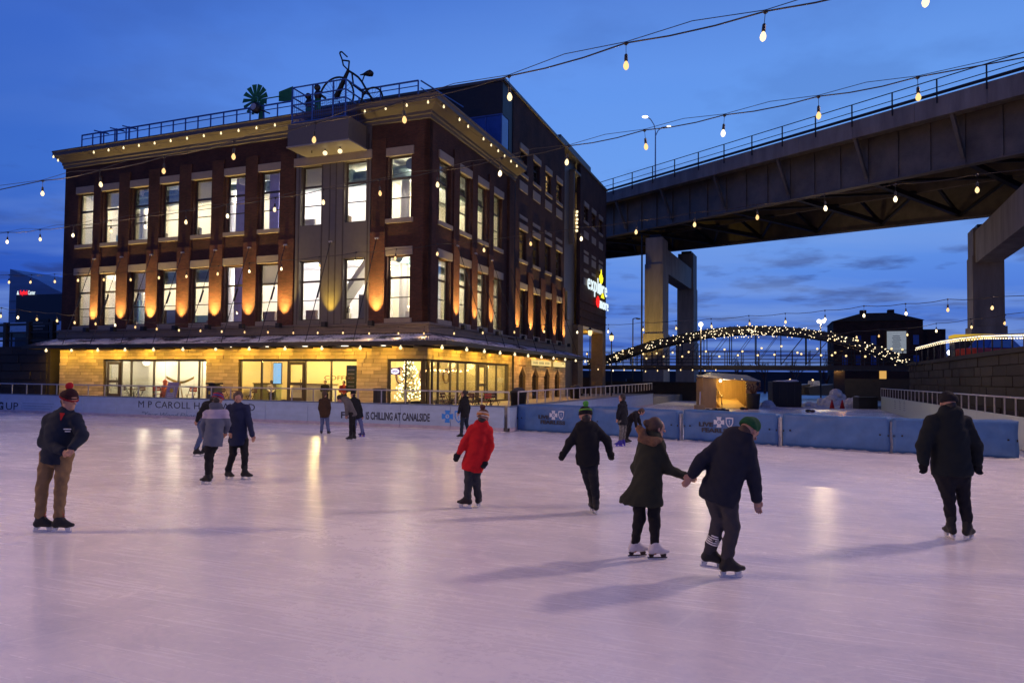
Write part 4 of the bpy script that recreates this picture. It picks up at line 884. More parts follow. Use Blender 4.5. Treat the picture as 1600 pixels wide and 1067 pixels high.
# windmill sculpture
wm = thing('windmill_sculpture', 'green many bladed windmill with a square tail vane on the roof', 'windmill', BT(-12.6, 1.0, 16.45))
MB().tube((.15, 0, 0), (.15, 0, 2.9), .28, .14, 6).build('mast', M['green'], wm)
for k in range(13):
    a_ = 2*math.pi*k/13+.2; d = V((math.cos(a_), 0, math.sin(a_))); n_ = V((-d.z, 0, d.x)); c = V((-.1, -.3, 3.0)); w0, w1 = .06, .15
    MB().hexa([c+d*.2-n_*w0, c+d*.2+n_*w0, c+d*.2+n_*w0+V((0, .02, 0)), c+d*.2-n_*w0+V((0, .02, 0))], [c+d*.95-n_*w1, c+d*.95+n_*w1+V((0, -.08, 0)), c+d*.95+n_*w1+V((0, -.06, 0)), c+d*.95-n_*w1+V((0, .02, 0))]).build('blade', M['green'], wm)
MB().lathe([(.16, -.15), (.2, 0), (.08, .1)], (-.1, -.3, 3.0), 12, 'y').build('hub', M['green'], wm)
MB().tube((0, -.1, 3.05), (1.3, .3, 3.25), .035).build('tail_boom', M['green'], wm)
MB().prism([(1.2, .3, 2.95), (2.05, .5, 2.9), (2.1, .5, 3.85), (1.2, .3, 3.55)], (0, .03, 0)).build('tail_vane', M['green'], wm)
r = thing('roof_floodlamp', 'small round spotlight drum on the roof rail beside the windmill', 'lamp', BT(-11.6, -.5, 18.35)); MB().lathe([(.1, -.2), (.3, -.12), (.34, .1), (.3, .14)], (0, 0, 0), 16, 'y').build('drum', M['dark'], r, True); MB().lathe([(.2, -.215), (.2, -.2)], (0, 0, 0), 14, 'y').build('lens', M['rail'], r); MB().tube((0, 0, 0), (.9, .2, -.4), .04).build('arm', M['dark'], r)
for px_, py_, c, lab in ((508, 152, 'green', 'dark headed green statue leaning towards the big wheel in the roof cage'), (490, 163, 'green', 'smaller hunched green statue at the left in the roof cage')):
    pB = toB(dep(px_, py_, 40.6)); r = thing('statue', lab, 'statue', BT(pB.x, -.6, pB.z-1.3)); MB().tube((-.08, 0, -.3), (-.05, 0, .9), .09, .14).tube((.1, 0, -.3), (.06, 0, .9), .09, .14).build('legs', M[c], r, True)
    MB().ball((0, 0, 1.15), .24, sc=(1, .8, 1.3)).tube((.1, 0, 1.2), (.6, -.1, .85), .07).build('torso', M['dark'], r, True); MB().ball((-.05, 0, 1.6), .19).build('head', M['dark'], r, True)
for i, px_ in enumerate((153, 190, 218)):
    pB = toB(dep(px_, 213, 48)); r = thing('roof_antenna', ('small cross armed weather mast at the left end of the roof', 'low cross armed mast, middle of three on the left roof end', 'cross armed mast nearest the windmill, third from the left')[i], 'antenna', BT(pB.x, .8, 17.0)); MB().tube((0, 0, 0), (0, 0, 2.1), .06).build('mast', M['blue_rail'], r)
    MB().tube((-.55, 0, 2.05), (.5, .1, 1.95), .04).tube((-.3, -.3, 2.1), (.3, .4, 2.0), .04).build('arms', M['blue_rail'], r)

# ================= STRING LIGHTS =================
M['bulbdim'] = glow('lit_bulb_amber', (1, .60, .24), 1.5); M['bulbhot'] = glow('lit_bulb_bright', (1, .80, .50), 3)
def bulb_meshes(mt, s=1.0):
    g = [MB().lathe([(.012*s, 0), (.03*s, -.02*s), (.05*s, -.07*s), (.052*s, -.1*s), (.04*s, -.14*s), (.015*s, -.165*s)], n=12).mesh('bulb', m_, True) for m_ in (mt, mt, M['bulbdim'], M['bulbhot'])]
    k = MB().lathe([(.012*s, .14*s), (.03*s, .12*s), (.034*s, .02*s), (.03*s, 0)], n=10).tube((0, 0, .12*s), (0, 0, .33*s), .006*s, n=4).lathe([(.014*s, .30*s), (.05*s, .335*s), (.02*s, .37*s)], n=6).mesh('socket', M['black'])
    return g, k
BM = {'big': bulb_meshes(M['bulb'], .86), 'mid': bulb_meshes(M['bulb'], .86), 'far': bulb_meshes(M['bulbfar'], .95), 'tiny': bulb_meshes(M['bulbfar'], .8)}
def bulb_light(o, s, kind):   # the filament of each lit bulb
    if kind not in BL:
        la = bpy.data.lights.new('bulb_light', 'POINT'); la.energy = {'big': 30, 'mid': 27, 'far': 21, 'tiny': 9}[kind]; la.color = (1, .58, .22); la.shadow_soft_size = .05; BL[kind] = la
    lo = bpy.data.objects.new('bulb_light', BL[kind]); COL.objects.link(lo); lo.parent = o; lo.matrix_local = Matrix.Translation((0, 0, -.24*s))
BL = {}
def string_of(label, pixels, z, kind, ext=(2.5, 2.5), wire=.012, second=None, zs=None):
    pts = [gz(px_, py_, z if zs is None else zs[i]) if not isinstance(z, tuple) else dep(px_, py_, z[0]+(z[1]-z[0])*i/(len(pixels)-1)) for i, (px_, py_) in enumerate(pixels)]
    r = thing('string_lights', label, 'string lights', WT(pts[0])); o0 = pts[0]
    g, k = BM[kind]; s = {'big': .86, 'mid': .86, 'far': .95, 'tiny': .8}[kind]; sus = []
    for p in pts:
        q = p-o0+V((0, 0, .08*s)); o = link('bulb', random.choice(g), r, Matrix.Translation(q+V((0, 0, .345*s))) @ Matrix.Rotation(random.uniform(-.09, .09), 4, 'X') @ Matrix.Rotation(random.uniform(-.09, .09), 4, 'Y') @ Matrix.Translation((0, 0, -.345*s))); link('socket', k, o); bulb_light(o, s, kind); sus.append(q+V((0, 0, .345*s)))
    full = [sus[0]+(sus[0]-sus[1]).normalized()*ext[0]+V((0, 0, .02))]+sus+[sus[-1]+(sus[-1]-sus[-2]).normalized()*ext[1]+V((0, 0, .05))]
    line = []
    for a_, b2 in zip(full, full[1:]):
        for t_ in (0, .33, .66): line.append(a_.lerp(b2, t_)+V((0, 0, -.05*math.sin(math.pi*t_))))
    line.append(full[-1]); MB().path(line, wire, 5).build('wire', M['black'], r)
    if second:
        ln = []
        for i, p in enumerate(full[:-1]):
            for t_ in (0, .5): ln.append(p.lerp(full[i+1], t_)+V((0, 0, .02+second*math.sin(math.pi*t_))))
        MB().path(ln+[full[-1]], wire*.5, 4).build('support_cable', M['black'], r)
    return r
string_of('nearest string of large warm bulbs sweeping up over the building to the top right', [(66,303),(155,288),(256,268),(365,245),(493,219),(630,188),(795,151),(978,103),(1196,57),(1450,2)], 7.15, 'big', (6, 5), .013, .09)
string_of('second string of warm bulbs crossing the sky under the nearest one', [(12,378),(62,374),(115,368),(173,361),(226,354),(290,347),(355,338),(430,328),(505,316),(592,302),(683,289),(783,271),(888,253),(1007,230),(1132,208),(1279,181),(1434,153)], 7.15, 'mid', (3, 6), .012, .07)
string_of('long string of bulbs across the middle of the facade and under the highway bridge', [(14,441),(49,441),(85,440),(122,438),(162,437),(203,437),(248,434),(292,432),(341,428),(389,424),(440,420),(498,415),(556,409),(619,404),(684,397),(755,391),(828,381),(909,373),(995,363),(1086,351),(1183,340),(1288,326),(1399,311),(1527,297)], 7.15, 'far', (3, 5), .011)
string_of('low string of bulbs running above the canopy and on past the arch bridge', [(2,494),(29,496),(57,499),(88,501),(116,504),(148,506),(180,508),(212,511),(245,514),(280,516),(314,517),(347,518),(382,519),(418,519),(458,520),(497,520),(536,520),(577,521),(622,521),(663,521),(710,521),(755,520),(803,519),(851,518),(902,519),(951,518),(1005,515),(1056,513),(1111,510),(1170,506),(1227,503),(1289,499),(1350,493),(1415,490),(1481,484),(1552,481)], 4.5, 'tiny', (3, 6), .011)
string_of('short string of bulbs over the far house and the right stone wall', [(1304,531),(1338,527),(1374,525),(1418,523),(1463,517),(1517,511),(1571,505)], 4.5, 'tiny', (3, 6), .011)
string_of('low string of small bulbs hanging before the arch bridge deck', [(880,571),(935,577),(958,579),(975,578),(992,578),(1009,580),(1027,579),(1045,578),(1064,578),(1082,578),(1101,579),(1119,578)], (52, 56), 'tiny', (2, 2), .011)

for k, (ya, yb, x0, x1) in enumerate(((6.5, 4.2, -14, 11),)):   # unseen string added above the frame to light the near ice from overhead
    r = thing('string_lights', ('unseen string of warm bulbs added overhead to light the near ice', 'unseen string of warm bulbs added right over the camera', 'unseen string of warm bulbs added behind the camera')[k], 'string lights', WT(V((x0, ya, 7.2)))); g, kk = BM['big']; pts = []
    for i in range(14): q = V(((x1-x0)*i/13, (yb-ya)*i/13, .1*math.cos(i*.5))); pts.append(q+V((0, 0, .4))); o = link('bulb', g[0], r, Matrix.Translation(q)); link('socket', kk, o); bulb_light(o, 1, 'big')
    MB().path(pts, .013, 5).build('wire', M['black'], r)

# ================= SKYWAY =================
uD = V((.532, -.847, 0)); nD = V((.847, .532, 0)); P0 = V((19.6, 95, 0))
def onp(px_, py_, n):   # point of the vertical plane at offset n behind the near column line -> (t, z)
    r_ = ray(px_, py_); b0 = P0+nD*n; k = (b0-O).dot(nD)/r_.dot(nD); p = O+r_*k; return (p-b0).dot(uD), p.z
def zline(pa, pb, n):
    t0, z0 = onp(*pa, n); t1, z1 = onp(*pb, n); return lambda t_: z0+(z1-z0)*(t_-t0)/(t1-t0)
def SP(t_, n, z_): return P0+uD*t_+nD*n+V((0, 0, z_))
NF = -2.6
zr = zline((945, 283), (1600, 82), NF); zft = zline((950, 300), (1600, 112), NF); zfb = zline((950, 316), (1600, 147), NF)
zg = zline((1044, 351), (1425, 274), 0); zg2 = zline((1088, 387), (1510, 340), 18)
T0, T1 = -60, 78
sky = thing('highway_bridge', 'tall elevated highway bridge on concrete piers crossing at the right', 'bridge', I4)
def slabq(mb, t0, t1, n0, n1, fb, ft):
    mb.hexa([SP(t0, n0, fb(t0)), SP(t1, n0, fb(t1)), SP(t1, n1, fb(t1)), SP(t0, n1, fb(t0))], [SP(t0, n0, ft(t0)), SP(t1, n0, ft(t1)), SP(t1, n1, ft(t1)), SP(t0, n1, ft(t0))])
for i in range(23):
    t0 = T0+i*6; t1 = t0+5.97; m = MB(); slabq(m, t0, t1, NF, NF+.45, zfb, zft); m.build('parapet', M['conc'], sky)
m = MB(); slabq(m, T0, T1, NF+.45, 21, lambda t_: zfb(t_)+.5, lambda t_: zfb(t_)+.95); m.build('deck_slab', M['conc'], sky)
m = MB(); slabq(m, T0, T1, 0, .25, zg, lambda t_: zfb(t_)+.5); m.build('girder', M['steel'], sky)
m = MB(); slabq(m, T0, T1, -.35, .6, lambda t_: zg(t_)-.12, zg); m.build('girder_flange', M['steel'], sky)
m = MB(); slabq(m, T0, T1, 18, 18.25, zg2, lambda t_: zfb(t_)+.5); m.build('girder', M['steel'], sky)
m = MB(); slabq(m, T0, T1, 17.6, 18.7, lambda t_: zg2(t_)-.12, zg2); m.build('girder_flange', M['steel'], sky)
m = MB(); slabq(m, T0, T1, 9, 9.25, lambda t_: (zg(t_)+zg2(t_))/2+1, lambda t_: zfb(t_)+.5); m.build('girder', M['steel'], sky)
for i in range(46):
    t_ = T0+i*3; m = MB(); a_ = SP(t_, -.12, 0); m.box(0, 0, 0, 0, 0, 0) if False else None
    m.beam(SP(t_, -.12, zg(t_)), SP(t_, -.12, zfb(t_)+.45), .1, .25, uD); m.build('web_stiffener', M['steel'], sky)
for i in range(16):
    t_ = T0+i*9; m = MB(); m.beam(SP(t_, -.2, zg(t_)+.6), SP(t_, NF+.4, zfb(t_)+.2), .35, .3, uD); m.build('bracket', M['steel'], sky)
    m = MB(); m.beam(SP(t_, .2, zg(t_)+.4), SP(t_, 18, zg2(t_)+.5), .5, .5); m.beam(SP(t_, .2, zg(t_)+.4), SP(t_, 9, zfb(t_)), .3, .3); m.beam(SP(t_, 18, zg2(t_)+.4), SP(t_, 9, zfb(t_)), .3, .3); m.build('cross_frame', M['dark'], sky)
    if i < 15: m = MB(); m.beam(SP(t_, .4, zg(t_)+.3), SP(t_+9, 9, (zg(t_)+zg2(t_))/2+.6), .25, .25); m.beam(SP(t_+9, 9, (zg(t_)+zg2(t_))/2+.6), SP(t_, 18, zg2(t_)+.3), .25, .25); m.build('wind_brace', M['dark'], sky)
for i in range(34):
    t_ = T0+2+i*4.0; m = MB(); m.beam(SP(t_, NF-.06, zft(t_)-.6), SP(t_, NF-.06, zr(t_)), .1, .1, uD); m.build('rail_post', M['dark'], sky)
m = MB()
for k, w_ in ((1.0, .07), (.52, .06)): m.beam(SP(T0, NF, zft(T0)+(zr(T0)-zft(T0))*k), SP(T1, NF, zft(T1)+(zr(T1)-zft(T1))*k), w_, w_)
m.beam(SP(T0, NF, zft(T0)+.28), SP(T1, NF, zft(T1)+.28), .22, .22); m.build('guard_rail', M['dark'], sky)
eB = V((math.sin(rad(24)), math.cos(rad(24)), 0)); pB_ = V((eB.y, -eB.x, 0))
def column(c, hw, hd_, z1, zstep=None):
    def bxx(m, h1, h2, z0, z1_): m.hexa([c+pB_*x_*h1+eB*y_*h2+V((0, 0, z0)) for x_, y_ in ((-1,-1),(1,-1),(1,1),(-1,1))], [c+pB_*x_*h1+eB*y_*h2+V((0, 0, z1_)) for x_, y_ in ((-1,-1),(1,-1),(1,1),(-1,1))])
    m = MB(); zs_ = zstep or z1*.8; bxx(m, hw, hd_, 8.5, zs_); o = m.build('pier_column', M['conc'], sky, bevel=.05)
    m = MB(); bxx(m, hw*.93, hd_*.93, zs_, z1); m.build('column_cap', M['conc'], sky)
    m = MB(); bxx(m, hw*1.12, hd_*1.12, -.3, 8.5); m.build('column_base', M['conc'], sky)
    m = MB(); bxx(m, hw*.6, hd_*.6, z1, z1+.5); m.build('bearing', M['dark'], sky)
cN = dep(1026, 500, 96.5); cN.z = 0; cF = dep(1074, 500, 117); cF.z = 0
column(cN, 1.25, 1.9, onp(1026, 368, 0)[1]-.3, 18.0); column(cF, 1.35, 1.9, 23.2, 17.5)
m = MB(); m.hexa([cN+V((0, 0, 17.2))+pB_*-1.0, cN+V((0, 0, 17.2))+pB_*1.0, cF+V((0, 0, 17.2))+pB_*1.0, cF+V((0, 0, 17.2))-pB_], [cN+V((0, 0, 20.6))+pB_*-1.0, cN+V((0, 0, 20.6))+pB_*1.0, cF+V((0, 0, 20.6))+pB_*1.0, cF+V((0, 0, 20.6))-pB_]); m.build('pier_beam', M['conc'], sky)
c2 = dep(1540, 480, 79); c2.z = 0; c2n = c2-eB*36
column(c2, 1.5, 1.7, 19.6, 16.5); column(c2n, 1.5, 1.7, 19.6, 16.5)
m = MB(); m.hexa([c2+V((0, 0, 15.6))+pB_*-1.2, c2+V((0, 0, 15.6))+pB_*1.2, c2n+V((0, 0, 15.6))+pB_*1.2, c2n+V((0, 0, 15.6))-pB_*1.2], [c2+V((0, 0, 19.2))+pB_*-1.2, c2+V((0, 0, 19.2))+pB_*1.2, c2n+V((0, 0, 19.2))+pB_*1.2, c2n+V((0, 0, 19.2))-pB_*1.2]); m.build('pier_beam', M['conc'], sky)
q_ = cN-eB*9-pB_*1.5; o = MB().box(-.4, -.4, 0, .4, .4, .5).build('uplight', M['black'], sky, mat=Matrix.Translation((q_.x, q_.y, 1.8))); lamp('SPOT', 'uplight_beam', (0, 0, .6), 3800, (1, .70, .10), o, .1, 55, (cN.x-q_.x-.5, cN.y-q_.y, 10), .9)
p = cN+pB_*-1.2-eB*2.0; MB().tube(p+V((-.4, 0, 0)), p+V((-.4, 0, 22)), .12).build('drain_pipe', M['dark'], sky)
# bridge street lamp
lb_ = V(dep(1024, 275, 97)); r = thing('street_lamp', 'tall double armed street lamp standing on the highway bridge', 'street lamp', WT(lb_))
m = MB().tube((0, 0, -1), (0, 0, 6.2), .11, .08)
Lh, Rh = dep(1008, 183, 97)-lb_, dep(1045, 198, 97)-lb_
m.path([V((0, 0, 6.2)), V((-.2, 0, 7.2)), V((-.7, 0, 8.0)), V((-1.1, 0, 8.25)), Lh], .06).path([V((0, 0, 5.6)), V((.35, 0, 6.4)), V((.9, 0, 6.85)), Rh], .06); m.build('pole', M['rail'], r)
for h_ in (Lh, Rh): o = MB().ball(h_, .28 if h_ is Lh else .2, sc=(1.6, 1, .6)).build('lamp_head', M['ledw'], r)

# ================= ARCH FOOTBRIDGE =================
ab = thing('arch_footbridge', 'arched footbridge over the canal wrapped in fairy lights', 'footbridge', BT(0, 0))
YA = 43.0
def ax(px_, py_, y=YA): r_ = BF.inverted().to_3x3() @ ray(px_, py_); o = toB(O); k = (y-o.y)/r_.y; return o+r_*k
pk = [(920, 567), (952, 560), (985, 549), (1020, 538), (1060, 529), (1100, 521), (1140, 516.5), (1180, 515), (1220, 516), (1260, 520), (1300, 526), (1335, 535), (1370, 546), (1400, 558), (1425, 570)]
for k, y in enumerate((YA, YA+3.2)):
    pts = [ax(a_, b2) for a_, b2 in pk]; pts = [V((p.x, y, p.z)) for p in pts]
    for a_, b2 in zip(pts, pts[1:]): MB().beam(a_, b2, .6, .75).build('arch_rib', M['dark'], ab)
    m = MB()
    for a_ in range(1, 13): p = pts[a_]; m.tube((p.x, y, 3.9), p, .05, n=5)
    for a_ in range(1, 12): m.tube((pts[a_].x, y, 3.9), pts[a_+1], .03, n=4)
    m.build('hanger', M['dark'], ab)
    fl = MB(); gr = MB()
    for a_, b2 in zip(pts, pts[1:]):
        for q in range(17):
            p = a_.lerp(b2, random.random())+V((random.uniform(-.1, .1), -.32 if k == 0 else .32, random.uniform(-.46, .46))); fl.ball(p, random.uniform(.035, .06), 5, 4)
        for q in range(110): p = a_.lerp(b2, random.random())+V((0, random.uniform(-.36, .36), random.uniform(-.4, .4))); d = V((random.uniform(-.2, .2), random.uniform(-.1, .1), random.uniform(-.12, .12))); gr.add([p, p+d, p+V((.05, -.05, .12))], [(0, 1, 2)])
    if k == 0:
        for q in range(60): t_ = random.uniform(0, 1); p = pts[5].lerp(pts[8], t_)+V((0, -.3, random.uniform(-.9, .0)+.25)); fl.ball(p, .05, 5, 4)
    tag(fl.build('fairy_lights', M['fairy'], ab), kind='stuff'); tag(gr.build('garland', M['fir'], ab), kind='stuff')
dz = ax(1180, 571).z
MB().box(-3, YA-.2, dz-.45, 30, YA+3.4, dz).build('walkway', M['dark'], ab)
for y in (YA-.15, YA+3.3):
    for i in range(20): MB().box(-2.5+i*1.65, y-.04, dz, -2.42+i*1.65, y+.04, dz+1.55).build('rail_post', M['dark'], ab)
    m = MB()
    for z_ in (.35, .7, 1.05, 1.52): m.box(-3, y-.025, dz+z_-.03, 30, y+.025, dz+z_+.03)
    m.build('rail', M['dark'], ab)
lamps = [(874,548),(893,549),(917,553),(945,552),(963,556),(973,548),(1005,553),(1010,560),(1026,552),(1037,557),(1051,551),(1066,557),(1076,550),(1094,557),(1103,549),(1124,557),(1132,546),(1153,555),(1160,549),(1184,555),(1190,544),(1210,554),(1221,541),(1246,551),(1252,553),(1277,545),(1283,555),(1305,551),(1322,556),(1352,557),(1340,532),(1300,555),(1393,545),(1410,546)]
lm = MB().ball((0, 0, 0), .1, 6, 5).mesh('festoon_bulb', M['bulbfar'])
for a_, b2 in lamps: p = ax(a_, b2, YA-.35); link('festoon_bulb', lm, ab, Matrix.Translation(p))

# ================= SURROUNDINGS =================
def block_wall(root, name, org, ux, L_, H_, rows, bl, faceN, limit=260):
    ux, n_ = V(ux), V(faceN); ch = H_/rows; cnt = 0; rest = MB(); cc = {}
    for k in range(rows):
        u = -random.uniform(0, bl)
        while u < L_:
            l = random.choice((.7, 1, 1.3))*bl; a_, b2 = max(0, u), min(L_, u+l); u += l
            if b2-a_ < .15: continue
            pr = random.uniform(0, .06); g = .02; p = V(org)+ux*(a_+g)+V((0, 0, k*ch+g))+n_*(pr-.1); q = ux*(b2-a_-2*g); w_ = n_*.12
            b = [p, p+q, p+q+w_, p+w_]; tp_ = [x_+V((0, 0, ch-2*g)) for x_ in b]
            if cnt < limit:
                m = MB().hexa([x_-p for x_ in b], [x_-p for x_ in tp_]); m.build(name, M['darkstone'], root, bevel=.015, mat=Matrix.Translation(p))
            else: rest.hexa(b, tp_)
            cnt += 1
    if rest.v: tag(rest.build('stone_courses', M['darkstone'], root), kind='stuff')
rw = thing('stone_wall', 'dark high canal wall of big stone blocks behind the right railing', 'wall', BT(0, 0))
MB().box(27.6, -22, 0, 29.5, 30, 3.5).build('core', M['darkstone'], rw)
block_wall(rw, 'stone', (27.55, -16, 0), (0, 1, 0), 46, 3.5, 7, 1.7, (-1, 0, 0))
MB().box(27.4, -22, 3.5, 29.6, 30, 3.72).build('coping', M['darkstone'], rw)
r = thing('railing', 'dark railing with a glowing rope of lights along the top of the right stone wall', 'railing', BT(0, 0))
hp = [(1432, 543, 52), (1470, 533, 46), (1500, 528, 41), (1537, 524, 37), (1600, 522, 30), (1660, 518, 26)]
hpt = [toB(dep(*q)) for q in hp]
MB().path(hpt, .05, 6).build('handrail', M['rail'], r)
for a_, b2 in zip(hpt, hpt[1:]):
    for t_ in (0, .25, .5, .75):
        p = a_.lerp(b2, t_); MB().box(p.x-.03, p.y-.03, 3.4, p.x+.03, p.y+.03, p.z).build('post', M['dark'], r)
fl = MB()
for a_, b2 in zip(hpt, hpt[1:]):
    n_ = int((b2-a_).length/.16)
    for k in range(n_): p = a_.lerp(b2, k/n_); fl.ball(p+V((-.06, 0, -.05-(.12 if k % 3 == 0 else 0))), .035, 5, 4)
tag(fl.build('rope_lights', M['fairy'], r), kind='stuff')
p = toB(dep(1555, 548, 42)); r = thing('parked_car', 'small red car up on the road behind the right wall', 'car', BT(p.x, p.y, 3.4, .5))
MB().box(-2, -.85, .35, 2, .85, .85).build('body', M['red'], r, bevel=.12); MB().hexa([(-1.2, -.8, .85), (1.1, -.8, .85), (1.1, .8, .85), (-1.2, .8, .85)], [(-.8, -.65, 1.4), (.6, -.65, 1.4), (.6, .65, 1.4), (-.8, .65, 1.4)]).build('cabin', M['blueglass'], r, bevel=.05)
for x_ in (-1.25, 1.25):
    for y_ in (-.8, .8): MB().lathe([(.32, -.1), (.32, .1)], (x_, y_, .32), 14, 'y').build('wheel', M['black'], r)
for y_ in (-.6, .6): MB().box(-2.03, y_-.15, .6, -1.98, y_+.15, .75).build('tail_light', M['red'], r)
p = toB(dep(1517, 540, 44)); r = thing('ticket_booth', 'small dark booth with a yellow lit fascia on the right wall', 'booth', BT(p.x, p.y, 3.2)); MB().box(-1, -.8, 0, 1, .8, 1.6).build('body', M['dark'], r); MB().box(-1.05, -.86, 1.6, 1.05, .86, 2.0).build('fascia', glow('booth_yellow', (1, .62, .06), .6), r)
p = toB(dep(1484, 551, 46)); r = thing('path_lamp', 'small cool white lamp on the ledge of the right wall', 'lamp', BT(p.x, p.y, p.z)); MB().ball((0, 0, 0), .16).build('globe', glow('cool_lamp', (.8, .85, 1), 8), r); MB().tube((0, 0, -.8), (0, 0, -.1), .04).build('post', M['dark'], r)

# quay behind the landing, dark walls, water, barge
q = MB().box(-70, 46, -.1, 12.5, 47, 2.0).build('quay_wall', M['darkstone'], mat=BF); tag(q, 'low dark stone quay wall under the arch footbridge', 'wall')
q = MB().box(12.5, 40, -.3, 120, 160, -.04).build('frozen_canal', mat('frozen_canal', (.10, .17, .34), .3, var=.5, scale=.5), mat=BF); tag(q, kind='structure')
q = MB().box(24, 60, 0, 140, 64, 2.6).build('far_quay', M['darkstone'], mat=BF); tag(q, 'dark far bank of the canal below the arch footbridge', 'wall')
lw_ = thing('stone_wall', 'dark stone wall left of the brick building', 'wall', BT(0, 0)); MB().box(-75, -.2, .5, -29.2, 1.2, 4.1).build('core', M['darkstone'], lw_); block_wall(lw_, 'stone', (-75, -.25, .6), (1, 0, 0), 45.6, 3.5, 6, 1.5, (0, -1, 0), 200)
r = thing('railing', 'dark post and rail fence on top of the left stone wall', 'railing', BT(0, 0))
for i in range(19): x_ = -74+i*2.45; MB().box(x_-.14, .3, 4.1, x_+.14, .6, 5.9).build('post', M['dark'], r)
MB().box(-75, .4, 4.5, -29.4, .48, 4.62).box(-75, .4, 5.1, -29.4, .48, 5.2).box(-75, .38, 5.65, -29.4, .52, 5.8).build('rail', M['dark'], r)
p = toB(dep(78, 525, 52)); r = thing('information_board', 'dark information board with pale lettering on the left walkway', 'sign', BT(p.x, 1.5, 4.1)); MB().box(-.95, 0, .2, .95, .1, 2.1).build('board', M['black'], r)
for k in range(4): MB().box(-.7, -.02, 1.1+k*.22, .6-.2*(k % 2), -.005, 1.2+k*.22).build('text_line', M['cream'], r)
for x_ in (-.7, .7): MB().box(x_-.05, 0, 0, x_+.05, .1, .2).build('leg', M['black'], r)
r = thing('market_tent', 'low pale canvas tent roof behind the left walkway rail', 'tent', BT(-46, 9, 4.1)); MB().hexa([(-9, -3, 1.6), (9, -3, 1.6), (9, 3, 1.6), (-9, 3, 1.6)], [(-8.8, -.2, 2.7), (8.8, -.2, 2.7), (8.8, .2, 2.7), (-8.8, .2, 2.7)]).build('roof', M['snow'], r)
for x_ in (-8.8, -3, 3, 8.8):
    for y_ in (-2.8, 2.8): MB().tube((x_, y_, -.1), (x_, y_, 1.7), .07).build('pole', M['dark'], r)

# landing: lit shed, planter, snow, cones, crate
pS = gz(1140, 638); sh = thing('warming_shed', 'small shed of plywood lit yellow inside, on the snowy landing', 'shed', WT(pS, rad(-8)))
W2, D2_, H2_ = 2.05, 4.2, 2.45
MB().box(-W2, 0, 0, -W2+.08, D2_, H2_).box(-W2+.08, 0, 0, -1.0, .08, H2_-.05).build('side_wall', M['wood'], sh)
MB().box(W2-.08, 0, 0, W2, D2_, H2_-.25).build('side_wall', M['wood'], sh); MB().box(-W2, D2_, 0, W2, D2_+.08, H2_).build('back_wall', M['wood'], sh)
for i in range(13): MB().box(-.6+i*.2, D2_-.06, .1, -.5+i*.2, D2_-.005, H2_-.1).build('wall_plank', M['wood'], sh)
MB().box(1.25, 0, 0, 1.97, .07, H2_-.3).build('door_leaf', M['wood'], sh)
MB().hexa([(-W2-.1, -.25, H2_-.05), (W2+.25, -.25, H2_-.35), (W2+.25, D2_+.2, H2_-.2), (-W2-.1, D2_+.2, H2_+.1)], [(-W2-.1, -.25, H2_+.03), (W2+.25, -.25, H2_-.27), (W2+.1, D2_+.2, H2_+.22), (-.8, D2_+.2, H2_+.42)]).build('roof', M['cream'], sh)
MB().hexa([(-.7, -.5, 0), (1.2, -.5, 0), (1.2, D2_-.1, 0), (-.7, D2_-.1, 0)], [(-.7, -.5, .03), (1.2, -.5, .03), (1.2, D2_-.1, .75), (-.7, D2_-.1, .75)]).build('ramp', M['wood'], sh)
MB().tube((-.62, -.2, .95), (-.62, 3.6, 1.7), .03).tube((-.62, -.2, 0), (-.62, -.2, .95), .03).tube((-.62, 1.8, 0), (-.62, 1.8, 1.35), .03).build('handrail', M['black'], sh)
o = MB().ball((-.72, -.12, H2_-.28), .12).build('wall_lamp', M['ledw'], sh); lamp('POINT', 'lamp_glow', (-.72, -.35, H2_-.3), 7, (1, .62, .16), sh, .1)
o = MB().box(-.2, 1.9, H2_-.2, .4, 2.1, H2_-.14).build('ceiling_lamp', M['ledw'], sh); lamp('POINT', 'lamp_glow', (.1, 2.0, H2_-.45), 240, (1, .66, .16), sh, .15)
for i in range(3): MB().ball((0, 0, 0), .05, 6, 5).build('small_lamp', M['bulbfar'], sh, mat=Matrix.Translation((-.2+i*.55, -.2, H2_-.14)))
pp = gz(1177, 639); r = thing('planter', 'dark round planter with dried stems at the right corner of the shed', 'planter', WT(pp)); MB().lathe([(.42, 0), (.52, 1.1), (.55, 1.2)], n=14).build('tub', M['dark'], r, True)
m = MB()
for k in range(26): a_ = random.uniform(0, 6.28); d = V((math.cos(a_)*.5, math.sin(a_)*.5, random.uniform(.4, .9))); m.tube((0, 0, 1.1), V((0, 0, 1.1))+d, .02, .01, 4); m.ball(V((0, 0, 1.1))+d, .07, 5, 4)
tag(m.build('stems', M['slat'], r), kind='stuff')
pp = gz(1093, 641); r = thing('shovel_stand', 'pale upright handle stuck in a small snow heap left of the shed', 'shovel', WT(pp)); MB().tube((0, 0, 0), (.05, 0, 1.35), .04).build('handle', M['white'], r); MB().box(-.4, -.1, 0, .4, .1, .4).build('blade', M['wood'], r, bevel=.05)
for k, (px_, py_, lab) in enumerate(((1106, 643, 'small dark lump of dirty ice left of the shed door'), (1117, 642, 'pair of dark boots standing before the shed'), (1129, 643, 'dark mat lying before the shed ramp'), (1160, 640, 'low pile of sacks at the shed door'), (1263, 644, 'pair of small dark stones on the landing beyond the pads'))):
    pp = gz(px_, py_); r = thing(('ice_lump', 'boots', 'mat', 'sacks', 'stones')[k], lab, ('ice', 'boots', 'mat', 'sack', 'stone')[k], WT(pp)); MB().ball((0, 0, .1), .16, sc=(1.4, 1, .7)).build('lump', M['dark'], r, True); MB().ball((.35, .1, .08), .12, sc=(1.5, 1, .8)).build('lump', M['slat'], r, True)
